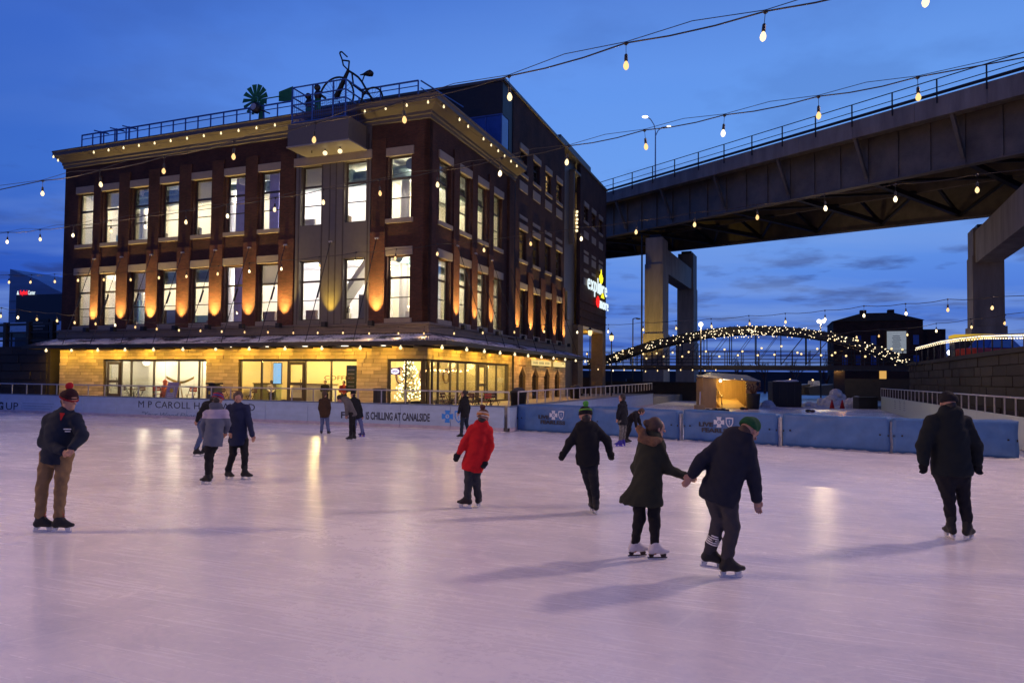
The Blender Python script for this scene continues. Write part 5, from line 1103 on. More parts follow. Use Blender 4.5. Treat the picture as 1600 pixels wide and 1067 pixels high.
pp = gz(1230, 637); r = thing('equipment_crate', 'black equipment crate with snow on its lid on the landing', 'crate', WT(pp, rad(-8))); MB().box(-1.15, 0, .1, 1.15, 1.8, 2.15).build('body', M['black'], r, bevel=.04); MB().box(-1.2, -.1, 0, 1.2, 1.9, .1).build('pallet', M['slat'], r)
m = MB().ball((0, .8, 2.15), 1.0, 14, 6, (1.0, .8, .12)).ball((.5, .6, 2.2), .6, 12, 5, (1, .8, .22)); m.build('snow_cover', M['snow'], r, True)
for x_ in (-.6, 0, .6): MB().box(x_-.03, -.02, .2, x_+.03, -.001, 2.05).build('rib', M['dark'], r)
def heap(label, px_, py_, w_, h_, n_, seed):
    rr2 = random.Random(seed); pp = gz(px_, py_); r = thing('snow_pile', label, 'snow pile', WT(pp), 'heaps of cleared snow at the end of the rink'); m = MB()
    for k in range(n_):
        u = rr2.uniform(-1, 1); s_ = rr2.uniform(.12, .34)*(1.25-abs(u)); top = h_*(1-u*u); m.ball((u*w_, rr2.uniform(-.5, .5), rr2.uniform(0, top)), s_*1.3, 8, 6, (rr2.uniform(.9, 1.4), 1, rr2.uniform(.7, 1)))
    tag(m.build('lumps', M['snow'], r), kind='stuff')
    MB().lathe([(w_*1.05, 0), (w_*.7, h_*.45), (w_*.3, h_*.8), (.05, h_*.9)], n=14).build('heap', M['snow'], r, True, mat=Matrix.Diagonal((1, .6, 1, 1)))
heap('biggest heap of snow lumps behind the orange cones', 1303, 635, 1.55, 1.25, 60, 3); heap('low heap of snow lumps right of the orange cones', 1336, 638, 1.1, .75, 34, 5)
heap('small flat snow heap beside the black crate', 1268, 636, 1.1, .3, 16, 8); heap('thin snow patch between the shed and the black crate', 1200, 637, 1.0, .22, 12, 9)
for px_, lab in ((1300, 'orange red traffic cone, the left one of two before the snow pile'), (1316, 'orange red traffic cone, the right one of two before the snow pile')):
    pp = gz(px_, 639); r = thing('traffic_cone', lab, 'cone', WT(pp), 'traffic cones on the landing'); MB().lathe([(.2, .04), (.04, .72), (.03, .74)], n=12).build('cone', M['red'], r, True); MB().box(-.24, -.24, 0, .24, .24, .05).build('base', M['black'], r); MB().lathe([(.125, .34), (.09, .5)], n=12).build('band', M['white'], r, True)
pp = gz(1357, 640); r = thing('storage_box', 'low dark storage box at the end of the right boards', 'box', WT(pp)); MB().box(-.75, 0, 0, .75, 1, .95).build('body', M['dark'], r, bevel=.03); MB().box(-.8, -.05, .95, .8, 1.05, 1.0).build('lid', M['black'], r)

# boats and lights far under the bridge
for px_, py_, lab in ((1240, 586, 'white snow covered boat hull with a lamp, under the arch footbridge'), (1275, 588, 'second snow covered boat lying farther right under the footbridge')):
    p = dep(px_, py_, 92); r = thing('boat', lab, 'boat', WT(V((p.x, p.y, 0)), .3)); MB().hexa([(-1.6, -.7, .4), (1.4, -.7, .4), (1.4, .7, .4), (-1.6, .7, .4)], [(-1.9, -.9, 1.5), (2.3, -.9, 1.9), (2.3, .9, 1.9), (-1.9, .9, 1.5)]).build('hull', M['panel'], r, bevel=.05); MB().hexa([(-1, -.6, 1.5), (.5, -.6, 1.55), (.5, .6, 1.55), (-1, .6, 1.5)], [(-.8, -.5, 2.3), (.1, -.5, 2.3), (.1, .5, 2.3), (-.8, .5, 2.3)]).build('cabin', M['snow'], r, bevel=.04); MB().ball((-1.2, -.8, 2.4), .12).build('lamp', M['bulbfar'], r)
r = thing('under_bridge_lamp', 'pair of orange lamps low under the right end of the footbridge', 'lamp', WT(dep(1312, 577, 76)))
for x_ in (-.3, .3): MB().ball((x_, 0, 0), .16).build('globe', M['bulbfar'], r)
MB().box(-.6, .1, -3.6, .6, .2, .1).build('backplate', M['dark'], r); lamp('POINT', 'lamp_glow', (0, -.5, 0), 60, (1, .45, .12), r, .1)

# far brick house with lit banner
p = dep(1376, 560, 112); fb = thing('far_building', 'dark far house with two chimneys and a tall pale lit banner', 'building', WT(V((p.x, p.y, 0)), rad(-20)))
def fz(py_): return dep(1376, py_, 112).z
MB().box(-6.9, 0, 0, 6.0, 12, fz(501)).build('wall', M['brick2'], fb)
MB().hexa([(-7.1, -.2, fz(501)), (6.2, -.2, fz(501)), (6.2, 12, fz(501)), (-7.1, 12, fz(501))], [(-2.8, -.2, fz(489)), (1.8, -.2, fz(489)), (1.8, 12, fz(489)), (-2.8, 12, fz(489))]).build('roof', M['dark'], fb)
for x_ in (-2.9, 1.1): MB().box(x_, 0, fz(495), x_+.9, 1.2, fz(484)).build('chimney', M['brick2'], fb)
MB().box(6.0, 2, 0, 9.5, 11, fz(514)).build('side_wing', M['brick2'], fb)
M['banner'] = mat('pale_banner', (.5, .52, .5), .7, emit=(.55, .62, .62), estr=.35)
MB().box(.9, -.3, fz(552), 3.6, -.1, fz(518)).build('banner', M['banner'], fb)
for k in range(7): MB().box(1.7-.1*(k % 2), -.33, fz(526+k*3), 2.7+.1*(k % 3), -.31, fz(526+k*3)+.1).build('banner_print', M['ink2'], fb)
for x_ in (-5.6, -3.6, -1.4, 4.6):
    for z_ in (5.0, 8.2): MB().box(x_, -.06, z_, x_+.8, -.003, z_+1.5).build('window', M['blueglass'], fb)
MB().box(-.2, -.07, 2.6, .8, -.02, 4.4).build('doorway', glow('far_doorway', (1, .55, .15), .7), fb)

# arena at the left
pa_ = dep(48, 480, 170); ar = thing('arena_building', 'big dark blue arena with a sloping roof behind the left walkway', 'building', WT(V((pa_.x, pa_.y, 0)), rad(-15)))
M['arena'] = mat('blue_metal_cladding', (.20, .27, .40), .4, .2, var=.25, scale=.12, stretch=(.3, 1, 3)); M['arena2'] = mat('dark_cladding', (.035, .038, .05), .5)
def aw(px_, py_): q_ = ar.matrix_world.inverted() @ dep(px_, py_, 170); return q_.x, q_.z
ol = [(-60, 408), (0, 428), (35, 444), (70, 458), (150, 492)]
m = MB(); pts = [aw(*q_) for q_ in ol]; m.prism([(pts[0][0], 8, 0)]+[(x_, 8, z_) for x_, z_ in pts]+[(pts[-1][0], 8, 0)], (0, 60, 0)); m.build('hall', M['arena'], ar)
x0, z0 = aw(34, 462); x1, z1 = aw(150, 470); MB().box(x0, -2, 0, x1, 8, z0).build('entrance_block', M['arena2'], ar)
for k in range(6): MB().box(pts[0][0], 7.9, 6+k*3.0, x0, 7.99, 6.12+k*3.0).build('cladding_joint', M['arena2'], ar)
sx_, sz_ = aw(36, 462.5)
sg = thing('arena_sign', 'tiny glowing red and white lettering on the dark arena front', 'sign', ar.matrix_world @ Matrix.Translation((sx_, -2.2, sz_)))
lettering('KeyBank', 1.5, SR, sg, 1.0, 0, .1, width=2.4, bold=.04); lettering('Center', 1.4, SW, sg, 3.5, 0, .05, width=2.2, bold=.03); MB().prism([(.1, 0, .1), (.8, 0, .1), (.4, 0, 1.1)], (0, -.05, 0)).build('sign_mark', SW, sg)

# lamps and poles
def lantern(label, px_, py_, Yd):
    p = dep(px_, py_, Yd); r = thing('lantern', label, 'lantern', WT(V((p.x, p.y, .6)))); h_ = p.z-.6
    MB().tube((0, 0, 0), (0, 0, h_-.3), .07, .05).build('post', M['dark'], r); MB().lathe([(.12, -.32), (.2, -.1), (.2, .15), (.1, .25)], (0, 0, h_), 10).build('glass_globe', M['bulbfar'], r, True); MB().lathe([(.24, .16), (.08, .38), (.03, .5)], (0, 0, h_), 10).build('cap', M['dark'], r, True)
lantern('old fashioned lantern seen inside the open portico', 922, 519, 66); lantern('old fashioned lantern in the open just right of the building corner', 955.5, 527, 66)
for px_, y0, y1, Yd, k, nm, lab in ((989, 498, 600, 92, 0, 'lamp_post', 'thin unlit lamp post between the building and the bridge pier'), (1095, 507, 590, 64, 1, 'lamp_post', 'lamp post with one very bright light beside the right bridge column'), (1282, 502, 600, 84, 2, 'lamp_post', 'lamp post with two bright lights beyond the arch footbridge')):
    p = dep(px_, y0, Yd); r = thing(nm, lab, 'lamp post', WT(V((p.x, p.y, 0)))); MB().tube((0, 0, 0), (0, 0, p.z), .1, .07).build('pole', M['dark'], r)
    if k == 0: MB().tube((0, 0, p.z), (.6, 0, p.z+.1), .06).ball((.7, 0, p.z), .22, sc=(1.5, 1, .5)).build('lamp_head', M['dark'], r)
    for i in range(k): MB().ball((i*.55-.2*(k > 1), 0, p.z), .22 if k == 1 else .24).build('lamp_head', M['ledw'], r); lamp('POINT', 'lamp_glow', (i*.55-.2*(k > 1), -.4, p.z-.3), 550, (1, .76, .42), r, .1)

# bare trees and dark banks at the skyline
def bare_tree(label, px_, Yd, h_, seed):
    rr2 = random.Random(seed); p = dep(px_, 590, Yd); r = thing('bare_tree', label, 'tree', WT(V((p.x, p.y, 0))), 'bare trees on the far bank'); m = MB().tube((0, 0, 0), (0, 0, h_*.35), .22, .16, 6); m.build('trunk', M['slat'], r); c = MB()
    def br(p0, d, l, rad_, dp):
        q = p0+d*l; c.tube(p0, q, rad_, rad_*.6, 4, False)
        if dp: 
            for _ in range(3 if dp > 1 else 4): br(p0.lerp(q, rr2.uniform(.5, 1)), (d+V((rr2.uniform(-.7, .7), rr2.uniform(-.7, .7), rr2.uniform(-.1, .5)))).normalized(), l*rr2.uniform(.55, .8), rad_*.6, dp-1)
    for _ in range(4): br(V((0, 0, h_*rr2.uniform(.22, .35))), V((rr2.uniform(-.6, .6), rr2.uniform(-.6, .6), 1)).normalized(), h_*.3, .1, 3)
    c.build('crown', M['slat'], r)
for i, (px_, Yd, h_, lab) in enumerate(((1150, 120, 6.2, 'low bare tree beyond the footbridge, between pier and lamp post'), (1195, 125, 6.8, 'bare tree beyond the middle of the footbridge'), (1240, 120, 6.4, 'bare tree left of the double lamp post'), (1292, 122, 7.0, 'bare tree just left of the far house'), (1452, 110, 8.5, 'bare tree between the far house and the right pier'), (1485, 100, 8.2, 'bare tree left of the right bridge pier'))): bare_tree(lab, px_, Yd, h_, 20+i)
pp = dep(1200, 590, 150); q = MB().box(-60, 0, -1, 60, 8, 4.2).build('far_bank', M['ground'], mat=WT(V((pp.x, pp.y, 0)), -.2)); tag(q, kind='structure')
q = MB().box(-300, 0, -1, 60, 8, 4.5).build('far_bank', M['ground'], mat=WT(V((-150, 240, 0)), .1)); tag(q, kind='structure')

# ================= PEOPLE =================
class Sdf:
    def __init__(s): s.p = []
    def cap(s, p, q, r1, r2=None, k=.03, flat=None, cut=None): s.p.append((np.array(p, float), np.array(q, float), r1, r1 if r2 is None else r2, k, flat, cut)); return s
    def chain(s, pts, rs, k=.03, flat=None):
        for i in range(len(pts)-1): s.cap(pts[i], pts[i+1], rs[i], rs[i+1], k, flat)
        return s
    def mesh(s, name, mt, h, wr=0, seed=0, zmin=None, cutp=None, face=None):
        A_ = np.array([np.minimum(p[0], p[1])-max(p[2], p[3])-.06 for p in s.p]); B_ = np.array([np.maximum(p[0], p[1])+max(p[2], p[3])+.06 for p in s.p])
        lo = A_.min(0); n = np.ceil((B_.max(0)-lo)/h).astype(int)+2
        F = np.full(n, .08, np.float32)
        ax_ = [lo[i]+h*np.arange(n[i]) for i in range(3)]
        for (a, b, r1, r2, k, fl, ct), pa, pb in zip(s.p, A_, B_):
            i0 = np.maximum(0, ((pa-lo)/h).astype(int)); i1 = np.minimum(n, ((pb-lo)/h).astype(int)+2)
            X_, Y_, Z_ = np.meshgrid(*[ax_[i][i0[i]:i1[i]] for i in range(3)], indexing='ij')
            P = np.stack([X_, Y_, Z_], -1)-a; d = b-a
            Dc = None if ct is None else (P+a-ct[0])@np.array(ct[1], float)
            if fl is not None:
                f = np.array(fl[0], float); f /= np.linalg.norm(f); P = P+(P@f)[..., None]*f*(fl[1]-1); d = d+(d@f)*f*(fl[1]-1)
            L2 = max(d@d, 1e-9); t = np.clip((P@d)/L2, 0, 1); D = np.linalg.norm(P-t[..., None]*d, axis=-1)-(r1+(r2-r1)*t)
            if Dc is not None: D = np.maximum(D, Dc)
            S = F[i0[0]:i1[0], i0[1]:i1[1], i0[2]:i1[2]]; hh = np.maximum(k-np.abs(S-D), 0)/k
            F[i0[0]:i1[0], i0[1]:i1[1], i0[2]:i1[2]] = np.minimum(S, D)-hh*hh*k*.25
        X_, Y_, Z_ = np.meshgrid(*ax_, indexing='ij')
        if wr:
            q = seed*1.7
            F += (wr*(np.sin(34*Z_+7*np.sin(9*X_+q)+5*np.sin(8*Y_-q))*.55+np.sin(21*X_+17*Z_+6*np.sin(11*Y_+q)+q)*.45+.35*np.sin(60*Z_-25*X_+q))).astype(np.float32)
        if zmin is not None: F = np.maximum(F, zmin-Z_)
        if cutp is not None:
            for c, nn_ in cutp: nn_ = np.array(nn_, float); F = np.maximum(F, (X_-c[0])*nn_[0]+(Y_-c[1])*nn_[1]+(Z_-c[2])*nn_[2])
        F = F.astype(np.float32); F[0] = F[-1] = .1; F[:, 0] = F[:, -1] = .1; F[:, :, 0] = F[:, :, -1] = .1
        I = F < 0; cs = [I[i:n[0]-1+i, j:n[1]-1+j, k:n[2]-1+k] for i in (0, 1) for j in (0, 1) for k in (0, 1)]
        cnt = sum(c.astype(np.int8) for c in cs); act = (cnt > 0) & (cnt < 8); idx = np.full(act.shape, -1, np.int64); ci = np.argwhere(act); idx[act] = np.arange(len(ci))
        acc = np.zeros((len(ci), 3)); num = np.zeros(len(ci)); i_, j_, k_ = ci.T
        for axx in range(3):
            o1, o2 = [q for q in range(3) if q != axx]
            for u in (0, 1):
                for v in (0, 1):
                    c0 = [i_.copy(), j_.copy(), k_.copy()]; c0[o1] = c0[o1]+u; c0[o2] = c0[o2]+v; c1 = [c.copy() for c in c0]; c1[axx] = c1[axx]+1
                    f0, f1_ = F[tuple(c0)], F[tuple(c1)]; m_ = (f0 < 0) != (f1_ < 0); t = np.where(m_, f0/np.where(m_, f0-f1_, 1), 0)
                    pt = np.stack([c.astype(float) for c in c0], -1); pt[:, axx] += t; acc += pt*m_[:, None]; num += m_
        vs = acc/np.maximum(num, 1)[:, None]*h+lo; fs = []
        for axx in range(3):
            o1, o2 = [(1, 2), (2, 0), (0, 1)][axx]; sl0 = [slice(None)]*3; sl1 = [slice(None)]*3; sl0[axx] = slice(0, -1); sl1[axx] = slice(1, None)
            a0, a1 = I[tuple(sl0)], I[tuple(sl1)]; e = np.argwhere(a0 != a1); sg_ = a0[tuple(e.T)]
            ok = (e[:, o1] > 0) & (e[:, o2] > 0) & (e[:, o1] < n[o1]-1) & (e[:, o2] < n[o2]-1); e, sg_ = e[ok], sg_[ok]
            def cell(du, dv): c = e.copy(); c[:, o1] -= du; c[:, o2] -= dv; return idx[tuple(c.T)]
            qd = np.stack([cell(1, 1), cell(0, 1), cell(0, 0), cell(1, 0)], -1); qd[~sg_] = qd[~sg_][:, ::-1]; fs.append(qd)
        fs = np.concatenate(fs); me = bpy.data.meshes.new(name)
        me.vertices.add(len(vs)); me.vertices.foreach_set('co', vs.ravel()); me.loops.add(fs.size); me.loops.foreach_set('vertex_index', fs.ravel().astype(np.int32))
        me.polygons.add(len(fs)); me.polygons.foreach_set('loop_start', np.arange(0, fs.size, 4, dtype=np.int32)); me.polygons.foreach_set('use_smooth', np.ones(len(fs), bool))
        me.update(calc_edges=True); me.validate(); me.materials.append(mt); return me
    def build(s, name, mt, parent, h, **kw): return link(name, s.mesh(name, mt, h, **kw), parent)

CL = {}
def cloth(c, r=.85):
    k = (c, r)
    if k not in CL: CL[k] = mat('cloth_%d' % len(CL), c, r, var=.22, scale=7, bump=.35, bscale=90, spec=.25)
    return CL[k]
SKIN = mat('skin', (.42, .22, .15), .55, var=.06); HAIRB = mat('brown_hair', (.06, .032, .02), .6, var=.3, scale=30); HAIRD = mat('dark_hair', (.018, .013, .011), .6, var=.3, scale=30); EYE = mat('eye', (.02, .015, .012), .2)
STEELB = mat('skate_blade', (.65, .65, .68), .25, .9); HOLD = mat('blade_holder', (.62, .62, .64), .45)
def zm(x0, y0, s_): return lambda u, v: (x0+u/s_, y0+v/s_)

def person(label, tf, foot, J, face, pants=(.02, .02, .025), coat=(.02, .02, .025), skin=SKIN, glove=None, hair=HAIRD, hat=None, hatstripe=None, pom=None, boot=(.02, .02, .02), bootx=None, feet=((0, 1), (0, 1)), lift=(0, 0), s=1.0, h=.014, hem=None, coatfull=None, hemflare=1.0, extra=None, wr=.006, hood=None, Yd=None, sit=False, thick=1.0, holder=None, cat='person', nolegs=False, bare=False, neckout=True, group='skaters on the ice'):
    fu = tf(*foot); base = gz(*fu) if Yd is None else dep(*fu, Yd); Y0 = base.y
    root = thing('person', label, 'person', WT(base), group)
    def j(n):
        a = J[n]; px_, py_ = tf(a[0], a[1]); return np.array(dep(px_, py_, Y0+(a[2] if len(a) > 2 else 0))-base)
    g = {n: j(n) for n in J}
    for n, dflt in (('wrL', None),): pass
    f = np.array([math.sin(rad(face[0]))*math.cos(rad(face[1])), math.cos(rad(face[0]))*math.cos(rad(face[1])), math.sin(rad(face[1]))])   # where the face looks: 0 away, 90 to the right, 180 to the camera
    side = np.cross(f, [0, 0, 1]); side /= np.linalg.norm(side); upv = np.cross(side, f)
    T = (g['shL']+g['shR'])/2; Hp = (g['hipL']+g['hipR'])/2; sp = T-Hp; spn = sp/np.linalg.norm(sp)
    ac = g['shR']-g['shL']; ac = ac/np.linalg.norm(ac); dn = np.cross(spn, ac); dn /= np.linalg.norm(dn); FL = (dn, 1.45); FC = (dn, 1.25)
    hd = g['head']; nk = g.get('neck', T+(hd-T)*.35)
    B = Sdf()
    # head: cranium, jaw, nose, ears
    B.cap(hd+upv*.02*s-f*.012*s, hd+upv*.035*s+f*.012*s, .088*s, .084*s, .03, (side, 1.12)); B.cap(hd-upv*.045*s+f*.02*s, hd-upv*.075*s+f*.045*s, .062*s, .042*s, .03)
    B.cap(hd+f*.085*s+upv*.01*s, hd+f*.112*s-upv*.018*s, .012*s, .016*s, .012); B.cap(hd+f*.078*s-upv*.052*s-side*.018*s, hd+f*.078*s-upv*.052*s+side*.018*s, .012*s, .012*s, .008)
    B.cap(hd+f*.078*s+upv*.03*s-side*.03*s, hd+f*.078*s+upv*.03*s+side*.03*s, .016*s, .016*s, .015)
    for sd in (-1, 1): B.cap(hd+side*sd*.082*s+upv*.015*s-f*.005, hd+side*sd*.086*s-upv*.02*s, .016*s, .012*s, .01)
    B.cap(hd-upv*.06*s-f*.015*s, nk, .055*s, .06*s, .03); B.cap(nk, T, .06*s, .08*s, .05)
    B.chain([T, Hp], [.12*s*thick, .12*s*thick], .05, FL)
    for a, b, c in (('shL', 'elL', 'wrL'), ('shR', 'elR', 'wrR')):
        B.cap(T, g[a], .07*s, .055*s, .04); B.chain([g[a], g[b], g[c]], [.05*s, .04*s, .028*s], .02)
    for a, b, c in (('hipL', 'knL', 'anL'), ('hipR', 'knR', 'anR')):
        if nolegs: break
        B.cap(Hp, g[a], .1*s, .085*s, .04); B.chain([g[a], g[b], g[c]], [.085*s, .055*s, .04*s], .03); B.cap(g[c], g[c]-np.array([0, 0, .06*s]), .04*s, .035*s, .02)
    # hands
    def hand(D, w, el, sd, gl):
        d = w-el; d /= np.linalg.norm(d); k1 = 1.5 if gl else 1.0
        dcam = np.array([0, -1, 0.]); fd = np.cross(d, dcam); fd /= np.linalg.norm(fd)+1e-9; sp_ = np.cross(fd, d)     # fd: spread of the fingers seen by the camera
        pc = w+d*.05*s; D.cap(w, pc, .028*s*k1, .034*s*k1, .015, (sp_, 1.35))
        for i, (o_, l) in enumerate(((-.027, .062), (-.009, .074), (.009, .07), (.026, .055))):
            b0 = w+d*.085*s+fd*o_*s*(1.25 if gl else 1); curl = sp_*-.018*s*sd; m1 = b0+d*l*.5*s+curl*.5; m2 = m1+(d*.75)*l*.45*s+curl*1.3
            D.cap(w+d*.06*s+fd*o_*.8*s, b0, .0115*s*k1, .0105*s*k1, .006); D.cap(b0, m1, .0105*s*k1, .0095*s*k1, .004); D.cap(m1, m2, .0095*s*k1, .008*s*k1, .004)
        tb = w+d*.03*s+fd*.026*s*sd; t1 = tb+(d*.6+fd*.6*sd)*.035*s; D.cap(tb, t1, .014*s*k1, .012*s*k1, .008); D.cap(t1, t1+d*.03*s, .012*s*k1, .0095*s*k1, .004)
    hh = min(h, .010) if h < .02 else h
    for a, b, sd in (('wrL', 'elL', 1), ('wrR', 'elR', -1)): hand(B, g[a], g[b], sd, False)
    B.build('body', skin, root, hh)
    for sd in (-1, 1):
        e = hd+f*.082*s+upv*.012*s+side*sd*.032*s; MB().ball(e, .012*s, 6, 5).build('eye', EYE, root)
    if glove:
        for a, b, sd in (('wrL', 'elL', 1), ('wrR', 'elR', -1)):
            G = Sdf(); G.cap(g[a]-(g[a]-g[b])*.12, g[a], .046*s, .04*s, .02); hand(G, g[a], g[b], sd, True)
            G.build('glove', cloth(glove), root, hh)
    # coat
    cm = coat if not isinstance(coat, tuple) else cloth(coat)
    cutn = -spn if hem is None else np.array([0, 0, -1.]); CU = (Hp-spn*.10*s if hem is None else np.array(dep(*tf(hem[0], hem[1]), Y0)-base), cutn)
    C_ = Sdf(); hemp = np.array(Hp)-spn*.06*s if hem is None else None
    w1, w2 = .165*s*thick, .168*s*thick; shw = np.linalg.norm(g['shR']-g['shL'])/2
    C_.cap(T-spn*.03, T-spn*.16*s, max(w1*.9, shw*.78), w1*1.02, .06, FC); C_.cap(T-spn*.16*s, Hp+spn*.02*s, w1*1.02, w2*hemflare, .05, FC, CU); C_.cap(T+spn*.02, nk+(hd-nk)*.12, .105*s, .078*s, .05)
    if hem is not None:
        hm = j_ = np.array(dep(*tf(hem[0], hem[1]), Y0+(hem[2] if len(hem) > 2 else 0))-base); C_.cap(Hp+spn*.02*s, hm, w2*hemflare, hem[3]*s if len(hem) > 3 else w2*hemflare*1.1, .05, (dn, 1.3), CU); cut_ = hm
    else: cut_ = Hp-spn*.10*s; C_.cap(Hp, cut_-spn*.1, w2*hemflare, w2*hemflare*1.03, .04, FC, CU)
    for a, b, c in (('shL', 'elL', 'wrL'), ('shR', 'elR', 'wrR')):
        C_.cap(T, g[a], .10*s, .082*s, .05); C_.chain([g[a], g[b], g[c]-(g[c]-g[b])*.02], [.078*s*thick, .064*s*thick, .050*s*thick], .03)
    if hood: C_.cap(nk-f*.05*s-ac*.05*s, nk-f*.05*s+ac*.05*s, .09*s*hood, .09*s*hood, .05); 
    cn = -spn if hem is None else np.array([0, 0, -1.])
    C_.build('coat', cm, root, h, wr=wr, seed=len(label))
    me_ = None
    # trousers
    if not nolegs:
        P_ = Sdf(); pm = pants if not isinstance(pants, tuple) else cloth(pants)
        P_.cap(Hp+spn*.05*s, Hp-spn*.02*s, .125*s*thick, .13*s*thick, .04, FL)
        for a, b, c in (('hipL', 'knL', 'anL'), ('hipR', 'knR', 'anR')):
            P_.cap(Hp, g[a], .092*s*thick, .094*s*thick, .03); lw = .062*s if not bare else .05*s; P_.chain([g[a], g[b], g[c]+(g[b]-g[c])*.03], [.094*s*thick, .072*s, lw], .025)
        P_.build('trousers', pm, root, h, wr=wr*1.2, seed=len(label)+3)
    # headwear / hair
    if hat is not None:
        Hh = Sdf(); Hh.cap(hd+upv*.055*s-f*.022*s, hd+upv*.075*s, .103*s, .092*s, .03); Hh.build('hat', hat if not isinstance(hat, tuple) else cloth(hat), root, h*.8, wr=.002, cutp=[(hd+upv*.018*s, -(upv+f*.25))])
        if hatstripe is not None:
            for q, c_ in enumerate(hatstripe):
                Hs = Sdf(); o_ = upv*(.035+.028*q)*s; Hs.cap(hd+o_-f*.02*s, hd+o_, .1095*s-.003*q, .106*s-.003*q, .02); Hs.build('hat_stripe', cloth(c_), root, h*.7, cutp=[(hd+o_-upv*.013*s, -(upv+f*.25)), (hd+o_+upv*.013*s, upv+f*.25)])
        if pom is not None: Ps = Sdf(); c_ = hd+upv*.19*s-f*.03*s; Ps.cap(c_, c_+upv*.01, .045*s, .045*s, .01); Ps.build('pompom', cloth(pom), root, h*.7, wr=.006, seed=3)
        if hair is not None: Hr = Sdf(); Hr.cap(hd-f*.05*s-upv*.02*s, hd-f*.045*s-upv*.06*s, .07*s, .055*s, .03); Hr.build('hair', hair, root, h, wr=.004)
    elif hair is not None:
        Hr = Sdf(); Hr.cap(hd+upv*.045*s-f*.03*s, hd+upv*.03*s-f*.015*s, .102*s, .096*s, .03); Hr.cap(hd-f*.05*s, hd-f*.05*s-upv*.05*s, .075*s, .06*s, .03)
        if extra == 'bun': Hr.cap(hd-f*.12*s+upv*.06*s, hd-f*.13*s+upv*.07*s, .05*s, .045*s, .02)
        if extra == 'long': Hr.cap(hd-f*.06*s, hd-f*.10*s-upv*.22*s, .075*s, .05*s, .03)
        Hr.build('hair', hair, root, h*.8, wr=.005, seed=5, cutp=[(hd+f*.055*s+upv*.045*s, f-upv*.35)])
    # skates
    bm_ = boot if not isinstance(boot, tuple) else cloth(boot, .5)
    if not nolegs and not sit:
        for n, (yaw, pit), lf, kn in (('anL', feet[0], lift[0], 'knL'), ('anR', feet[1], lift[1], 'knR')):
            a = g[n].copy(); 
            if not lf: a[2] = .175*s
            fw = np.array([math.sin(rad(yaw)), math.cos(rad(yaw)), 0]); fp = fw*math.cos(rad(pit))+np.array([0, 0, math.sin(rad(pit))]); dnn = np.array([0, 0, -1.])*math.cos(rad(pit))+fw*math.sin(rad(pit))
            up_ = g[kn]-a; up_ /= np.linalg.norm(up_)
            Bt = Sdf(); heel = a+dnn*.065*s-fp*.035*s; Bt.cap(a+up_*.12*s, a, .052*s, .048*s, .02); Bt.cap(a, heel, .047*s, .04*s, .03); Bt.cap(heel, a+dnn*.072*s+fp*.10*s, .040*s, .040*s, .03, (dnn, 1.0)); Bt.cap(a+fp*.02*s, a+dnn*.06*s+fp*.09*s, .045*s, .036*s, .03)
            Bt.cap(a+dnn*.07*s+fp*.1*s, a+dnn*.078*s+fp*.165*s, .038*s, .03*s, .02, (dnn, 1.15))
            bo = Bt.build('skate_boot', bm_, root, min(h, .012))
            sd_ = np.cross(fp, dnn); z0 = a+dnn*.112*s; z1 = a+dnn*.158*s; z2 = a+dnn*.175*s
            m = MB()
            for q0, q1 in ((-.07, -.01), (.08, .15)):
                bt_ = [z0+fp*q0*s-sd_*.022*s, z0+fp*q1*s-sd_*.022*s, z0+fp*q1*s+sd_*.022*s, z0+fp*q0*s+sd_*.022*s]; tp_ = [z1+fp*(q0+.012)*s-sd_*.007, z1+fp*(q1-.012)*s-sd_*.007, z1+fp*(q1-.012)*s+sd_*.007, z1+fp*(q0+.012)*s+sd_*.007]; m.hexa(bt_, tp_)
            m.hexa([z1+fp*-.085*s-sd_*.006, z1+fp*.165*s-sd_*.006, z1+fp*.165*s+sd_*.006, z1+fp*-.085*s+sd_*.006], [z1-dnn*.012*s+fp*-.085*s-sd_*.006, z1-dnn*.012*s+fp*.165*s-sd_*.006, z1-dnn*.012*s+fp*.165*s+sd_*.006, z1-dnn*.012*s+fp*-.085*s+sd_*.006])
            m.build('blade_holder', HOLD if holder is None else cloth(holder, .5), bo)
            MB().hexa([z1+fp*-.085*s-sd_*.003, z1+fp*.17*s-sd_*.003, z1+fp*.17*s+sd_*.003, z1+fp*-.085*s+sd_*.003], [z2+fp*-.07*s-sd_*.003, z2+fp*.145*s-sd_*.003, z2+fp*.145*s+sd_*.003, z2+fp*-.07*s+sd_*.003]).build('blade', STEELB, bo)
            if bootx: 
                m = MB()
                for q in range(4): c_ = a+fp*(.052+.004*q)*s+up_*(.09-.03*q)*s; m.tube(c_-sd_*.022*s, c_+sd_*.022*s, .006*s, n=5)
                m.build('laces', cloth(bootx), bo)
    return root, g

t1 = zm(0, 580, 3.8125)
r1, g1 = person('person in red and black bobble hat, navy jacket and tan trousers standing with clasped hands', t1, (300, 958), dict(head=(413, 178), neck=(395, 238), shL=(300, 290, .04), shR=(445, 285, -.02), elL=(262, 420, 0), elR=(492, 385, -.1), wrL=(375, 478, -.24), wrR=(432, 455, -.24), hipL=(292, 500, .02), hipR=(385, 500, -.02), knL=(250, 700, 0), knR=(362, 690, -.03), anL=(240, 868, 0), anR=(350, 866, -.02)),
    (110, -8), pants=(.20, .125, .062), coat=(.012, .018, .034), hat=(.03, .008, .012), hatstripe=((.22, .012, .02), (.03, .008, .01)), pom=(.35, .01, .02), feet=((80, 0), (84, 0)), bootx=(.4, .02, .02), s=1.06, thick=1.12, hair=HAIRB)
p_ = (g1['shL']+g1['shR'])/2; MB().prism([tuple(p_+np.array(q)) for q in ((.05, -.13, .10), (.12, -.14, .095), (.09, -.17, .0))], (0, -.012, 0)).build('shirt_collar', cloth((.35, .01, .015)), r1)
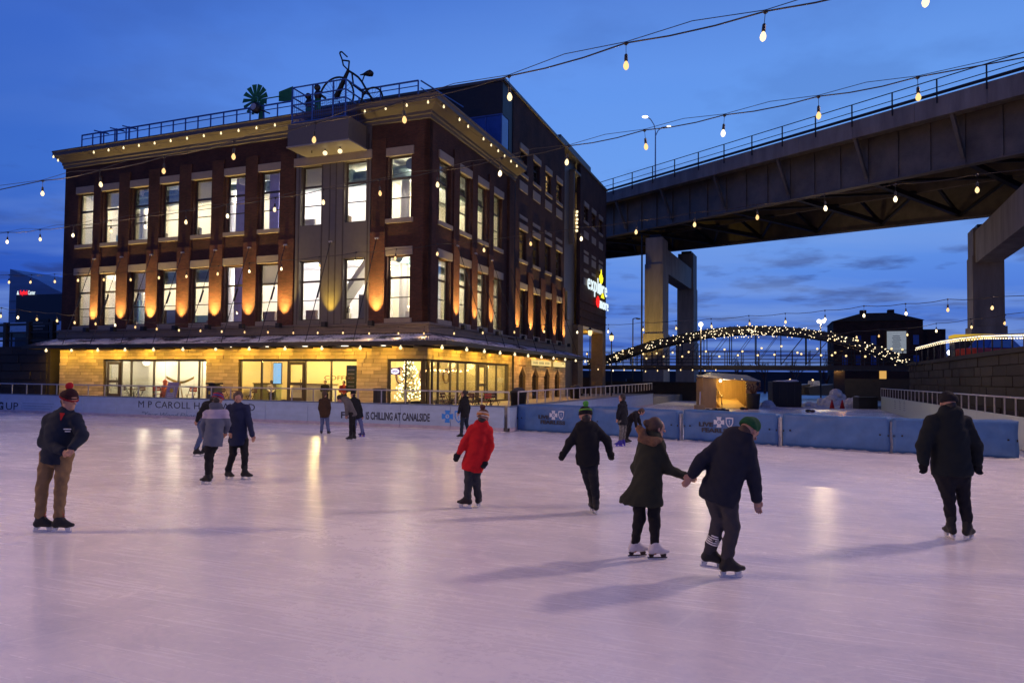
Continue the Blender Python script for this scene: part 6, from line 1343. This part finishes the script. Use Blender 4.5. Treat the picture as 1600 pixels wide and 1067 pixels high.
MB().box(.12, -.01, 0, .22, 0, .012).box(.14, -.01, -.03, .21, 0, -.02).build('chest_print', M['white'], r1, mat=Matrix.Translation(p_+np.array((.03, -.20, -.12))))

def yoke_mat():
    m = mat('two_tone_jacket', (.085, .10, .15), .8, var=.2, scale=7, bump=.3, bscale=90); t = m.node_tree; b = t.nodes['Principled BSDF']; tcn = t.nodes.new('ShaderNodeTexCoord'); sp = t.nodes.new('ShaderNodeSeparateXYZ'); t.links.new(tcn.outputs['Object'], sp.inputs[0])
    t.links.new(ramp(t, mth('MULTIPLY', sp.outputs[2], .5, tree=t), [(.0, (.085, .10, .15)), (.655, (.36, .32, .42)), (.70, (.36, .32, .42)), (.745, (.07, .08, .12))], 'CONSTANT'), b.inputs['Base Color']); return m
YOKE = yoke_mat()
t2 = zm(280, 590, 5.93)
person('person seen from behind in a slate jacket with pale lilac shoulder yoke and patterned beanie', t2, (240, 990), dict(head=(362, 205), neck=(352, 265), shL=(262, 335), shR=(420, 330), elL=(222, 440, .05), elR=(452, 430, .12), wrL=(235, 540, .2), wrR=(430, 500, .25), hipL=(285, 580), hipR=(345, 580, .05), knL=(268, 730), knR=(285, 715, .15), anL=(268, 880), anR=(285, 860, .35)),
    (15, -10), pants=(.012, .012, .014), coat=YOKE, hat=(.06, .03, .07), hatstripe=((.35, .03, .05), (.05, .07, .3), (.35, .03, .05)), feet=((-75, 0), (-60, 0)), hood=.9, hemflare=1.12, s=.98)
# yoke of that jacket
def yoke(label_sub, gq, col, s_=1.0): pass
person('person crouching in black top and jeans, half hidden behind the slate jacket', t2, (165, 732), dict(head=(325, 215, .2), neck=(290, 240, .1), shL=(245, 265, -.1), shR=(265, 255, .2), elL=(190, 335, -.2), elR=(290, 350, .2), wrL=(165, 400, -.15), wrR=(300, 400, .1), hipL=(195, 400, -.05), hipR=(215, 405, .2), knL=(210, 530, -.05), knR=(260, 520, .2), anL=(158, 655, 0), anR=(230, 650, .3)),
    (80, -35), pants=(.07, .10, .20), coat=(.01, .01, .012), hair=HAIRD, feet=((70, 0), (70, 0)), s=1.0, h=.018)
person('person in navy sweatshirt and black trousers skating towards the camera, looking down to the right', t2, (450, 945), dict(head=(545, 195), neck=(540, 250), shL=(472, 285), shR=(620, 285), elL=(468, 400, -.03), elR=(650, 420, -.03), wrL=(478, 500, -.1), wrR=(678, 535, -.1), hipL=(500, 580), hipR=(598, 580), knL=(500, 705, -.06), knR=(608, 705, -.04), anL=(452, 860, .02), anR=(605, 835, .03)),
    (155, -25), pants=(.012, .012, .015), coat=(.016, .022, .06), hair=HAIRB, feet=((120, 0), (100, 0)), s=1.0, hemflare=1.1)
t3 = zm(480, 580, 8.893)
person('child with orange patch on a dark jacket and jeans, far by the boards', t3, (240, 885), dict(head=(243, 318), neck=(243, 365), shL=(190, 410), shR=(292, 410), elL=(172, 510), elR=(312, 505), wrL=(188, 590), wrR=(302, 590), hipL=(210, 605), hipR=(275, 605), knL=(208, 725), knR=(282, 725), anL=(198, 840), anR=(296, 835)),
    (5, 0), pants=(.10, .13, .24), coat=(.05, .028, .016), hair=HAIRB, feet=((-10, 0), (10, 0)), s=.92, h=.022, hemflare=1.1)
person('person in grey hooded top bending forward with dark trousers, before the board lettering', t3, (590, 970), dict(head=(455, 385, 0), neck=(500, 390), shL=(535, 410, -.1), shR=(560, 400, .2), elL=(548, 520, -.15), elR=(580, 510, .2), wrL=(545, 610, -.15), wrR=(560, 600, .2), hipL=(615, 590, -.06), hipR=(645, 590, .12), knL=(610, 735, -.05), knR=(640, 725, .15), anL=(605, 880, 0), anR=(655, 860, .25)),
    (-90, -45), pants=(.012, .012, .014), coat=(.11, .10, .095), hair=HAIRD, feet=((-85, 0), (-80, 0)), s=.95, h=.022, hood=.8)
person('person in black hood, jeans and purple skates beside the bent grey skater', t3, (765, 912), dict(head=(635, 325), neck=(645, 375), shL=(610, 410), shR=(705, 415), elL=(640, 510, .1), elR=(745, 530), wrL=(640, 590, .15), wrR=(762, 620), hipL=(655, 620), hipR=(720, 620), knL=(660, 740), knR=(752, 745), anL=(650, 850, .2), anR=(775, 870)),
    (-60, 0), pants=(.10, .12, .26), coat=(.012, .014, .018), hat=(.01, .01, .012), feet=((-80, 0), (-75, 0)), boot=(.03, .02, .12), holder=(.12, .05, .5), s=.97, h=.022, hemflare=1.15)
t4 = zm(680, 600, 5.083)
person('woman in a black winter coat with hair in a bun skating left along the boards', t4, (195, 432), dict(head=(228, 78), neck=(232, 110), shL=(212, 135, -.1), shR=(252, 135, .1), elL=(198, 185, -.12), elR=(268, 190, .12), wrL=(186, 228, -.15), wrR=(262, 235, .1), hipL=(220, 250, -.05), hipR=(248, 250, .05), knL=(213, 315, -.05), knR=(248, 312, .1), anL=(208, 385, 0), anR=(262, 365, .3)),
    (-85, 0), pants=(.02, .03, .045), coat=(.012, .012, .014), hair=HAIRD, extra='bun', feet=((-80, 0), (-70, 0)), s=.96, h=.02, hem=(235, 262, 0, .17), hood=.9)
person('person in a bright red jacket and striped bobble hat gliding away, seen from behind', t4, (240, 985), dict(head=(382, 275), neck=(378, 318), shL=(295, 362), shR=(420, 372), elL=(232, 462, -.03), elR=(440, 490), wrL=(188, 548, -.05), wrR=(400, 600, -.05), hipL=(275, 640), hipR=(328, 640), knL=(265, 775), knR=(325, 765, .05), anL=(258, 900), anR=(342, 895, .12)),
    (25, 0), pants=(.035, .035, .042), coat=(.52, .012, .016), glove=(.012, .012, .014), hat=(.10, .045, .03), hatstripe=((.55, .45, .38), (.55, .22, .05), (.5, .4, .35)), pom=(.09, .035, .03), feet=((-70, 0), (10, 0)), boot=(.02, .015, .02), s=1.0, hood=.8, hemflare=1.06)
bpy.context.view_layer.update()
t5 = zm(860, 600, 4.85)
person('person in black with a green bobble hat skating away with both arms held out', t5, (350, 985), dict(head=(264, 245), neck=(265, 300), shL=(228, 332), shR=(325, 330), elL=(150, 440), elR=(430, 425), wrL=(112, 508, -.05), wrR=(448, 505, -.05), hipL=(250, 560), hipR=(315, 560), knL=(285, 715, .08), knR=(328, 705, -.02), anL=(318, 850, .15), anR=(346, 855, 0)),
    (-10, 0), pants=(.012, .014, .02), coat=(.009, .010, .013), glove=(.01, .01, .01), hat=(.01, .01, .012), hatstripe=((.01, .01, .012), (.01, .01, .012), (.12, .3, .04)), pom=(.08, .32, .05), feet=((-5, 0), (5, 0)), s=1.05, thick=1.05)
camo = mat('camouflage_cloth', (.12, .12, .11), .8, var=.85, scale=16)
person('person in black coat, mottled leggings and purple skates facing left before the second blue pad', t5, (538, 474), dict(head=(540, 108), neck=(545, 140), shL=(530, 165, -.1), shR=(565, 165, .12), elL=(515, 215, -.12), elR=(575, 225, .12), wrL=(508, 258, -.12), wrR=(560, 265, .1), hipL=(535, 285, -.06), hipR=(560, 285, .08), knL=(540, 350, -.05), knR=(558, 352, .12), anL=(530, 420, 0), anR=(552, 418, .2)),
    (-85, 0), pants=camo, coat=(.01, .012, .018), hair=HAIRD, feet=((-85, 0), (-85, 0)), boot=(.04, .03, .30), holder=(.10, .04, .55), s=.98, h=.02, hood=.7, hemflare=1.08)
person('person in black bending low with head down, behind the skater with purple skates', t5, (590, 462), dict(head=(688, 212, .25), neck=(670, 215, .2), shL=(640, 235, .1), shR=(655, 222, .4), elL=(645, 275, .05), elR=(672, 280, .4), wrL=(650, 322, .05), wrR=(685, 318, .4), hipL=(588, 278, .2), hipR=(602, 275, .4), knL=(568, 345, .2), knR=(598, 345, .4), anL=(556, 410, .2), anR=(578, 405, .5)),
    (95, -60), pants=(.014, .014, .018), coat=(.01, .01, .014), hair=HAIRB, feet=((80, 0), (80, 0)), s=.95, h=.022)
t6 = zm(950, 640, 3.811)
rp, gp = person('woman in long dark parka and white skates holding the bent man by the hand', t6, (310, 890), dict(head=(288, 115), neck=(268, 160), shL=(222, 205, .05), shR=(300, 215, -.05), elL=(165, 345, .15), elR=(352, 352, -.08), wrL=(200, 440, .05), wrR=(462, 396, 0), hipL=(190, 480, .03), hipR=(262, 480, -.03), knL=(188, 640, .05), knR=(278, 655, -.03), anL=(157, 805, .1), anR=(276, 818, 0)),
    (78, -5), pants=(.012, .012, .014), coat=(.028, .030, .020), hair=HAIRB, boot=(.62, .58, .60), holder=(.03, .02, .02), feet=((75, 0), (82, 0)), s=.98, hem=(205, 560, 0, .30), hemflare=1.15, bare=True, extra='bun', hood=1.0)
Fs = Sdf(); n_ = gp['neck']; Fs.chain([n_+np.array(q) for q in ((-.16, -.04, .10), (-.14, -.10, -.02), (-.02, -.13, -.05), (.08, -.08, -.02))], [.045, .055, .05, .03], .03); Fs.build('fur_trim', mat('brown_fur', (.17, .085, .04), .9, var=.4, scale=40), rp, .012, wr=.012)
t6b = t6
rm, gm_ = person('tall bending man in dark sweatshirt and green beanie, holding a hand', t6, (740, 1000), dict(head=(838, 132, -.05), neck=(795, 175), shL=(672, 215, .08), shR=(828, 232, -.1), elL=(548, 315, .05), elR=(868, 400, -.1), wrL=(500, 385, .02), wrR=(884, 528, -.1), hipL=(628, 490, .05), hipR=(705, 495, -.05), knL=(662, 668, .02), knR=(742, 700, -.08), anL=(605, 840, .1), anR=(708, 872, 0)),
    (65, -30), pants=(.045, .042, .048), coat=(.016, .018, .030), hat=(.012, .075, .03), hair=HAIRB, feet=((98, -6), (86, 0)), lift=(1, 0), s=1.08, thick=1.12, hood=1.15, hemflare=1.05)
for k in range(5): a_ = gm_['anL']; b_2 = gm_['knL']; c_ = a_+(b_2-a_)*(.28+.07*k); d_ = (b_2-a_)/np.linalg.norm(b_2-a_); MB().tube(c_, c_+d_*.012, .076, n=16).build('leg_stripe', M['white'], rm)
t7 = zm(1400, 610, 4.27)
person('big man in a bulky dark coat, beanie and gloves skating away at the right', t7, (490, 1000), dict(head=(345, 92), neck=(345, 150), shL=(245, 215), shR=(450, 215), elL=(182, 370), elR=(528, 370), wrL=(185, 475), wrR=(540, 478), hipL=(320, 550), hipR=(425, 550), knL=(350, 705, -.03), knR=(450, 710), anL=(368, 862, .08), anR=(475, 868, 0)),
    (0, 0), pants=(.012, .012, .016), coat=(.010, .014, .016), glove=(.008, .008, .01), hat=(.01, .01, .013), feet=((5, 0), (55, 0)), s=1.1, thick=1.32, hood=1.1, hemflare=1.06, hem=(370, 560, 0, .215))
# guests in the cafe
t0_ = lambda u, v: (u, v)
def guest(label, x_, top, coat, Yd, face, hair=HAIRD):
    k = 1092/Yd; ft = (x_, top+1.28*k)
    person(label, t0_, ft, dict(head=(x_, top+.13*k), neck=(x_, top+.28*k), shL=(x_-.18*k, top+.36*k), shR=(x_+.18*k, top+.36*k), elL=(x_-.24*k, top+.62*k, -.05), elR=(x_+.24*k, top+.62*k, -.05), wrL=(x_-.1*k, top+.72*k, -.3), wrR=(x_+.1*k, top+.72*k, -.3), hipL=(x_-.09*k, top+.85*k), hipR=(x_+.09*k, top+.85*k), knL=(x_-.12*k, top+.86*k, -.42), knR=(x_+.12*k, top+.86*k, -.42), anL=(x_-.12*k, top+1.22*k, -.42), anR=(x_+.12*k, top+1.22*k, -.42)), (face, -8), coat=coat, hair=hair, s=.95, h=.026, Yd=Yd, sit=True, group='guests in the cafe')
guest('seated guest in a pale shirt at the olive kiosk inside the cafe', 424, 594, (.5, .46, .42), 44.5, -60, HAIRD)
guest('dark clothed guest sitting behind the cafe glass, over the child in the orange patched jacket', 508, 594, (.03, .03, .025), 42, 180)
guest('guest in a striped red and dark jumper sitting under the COFFEE lettering', 537, 595, (.28, .04, .02), 42, 200)
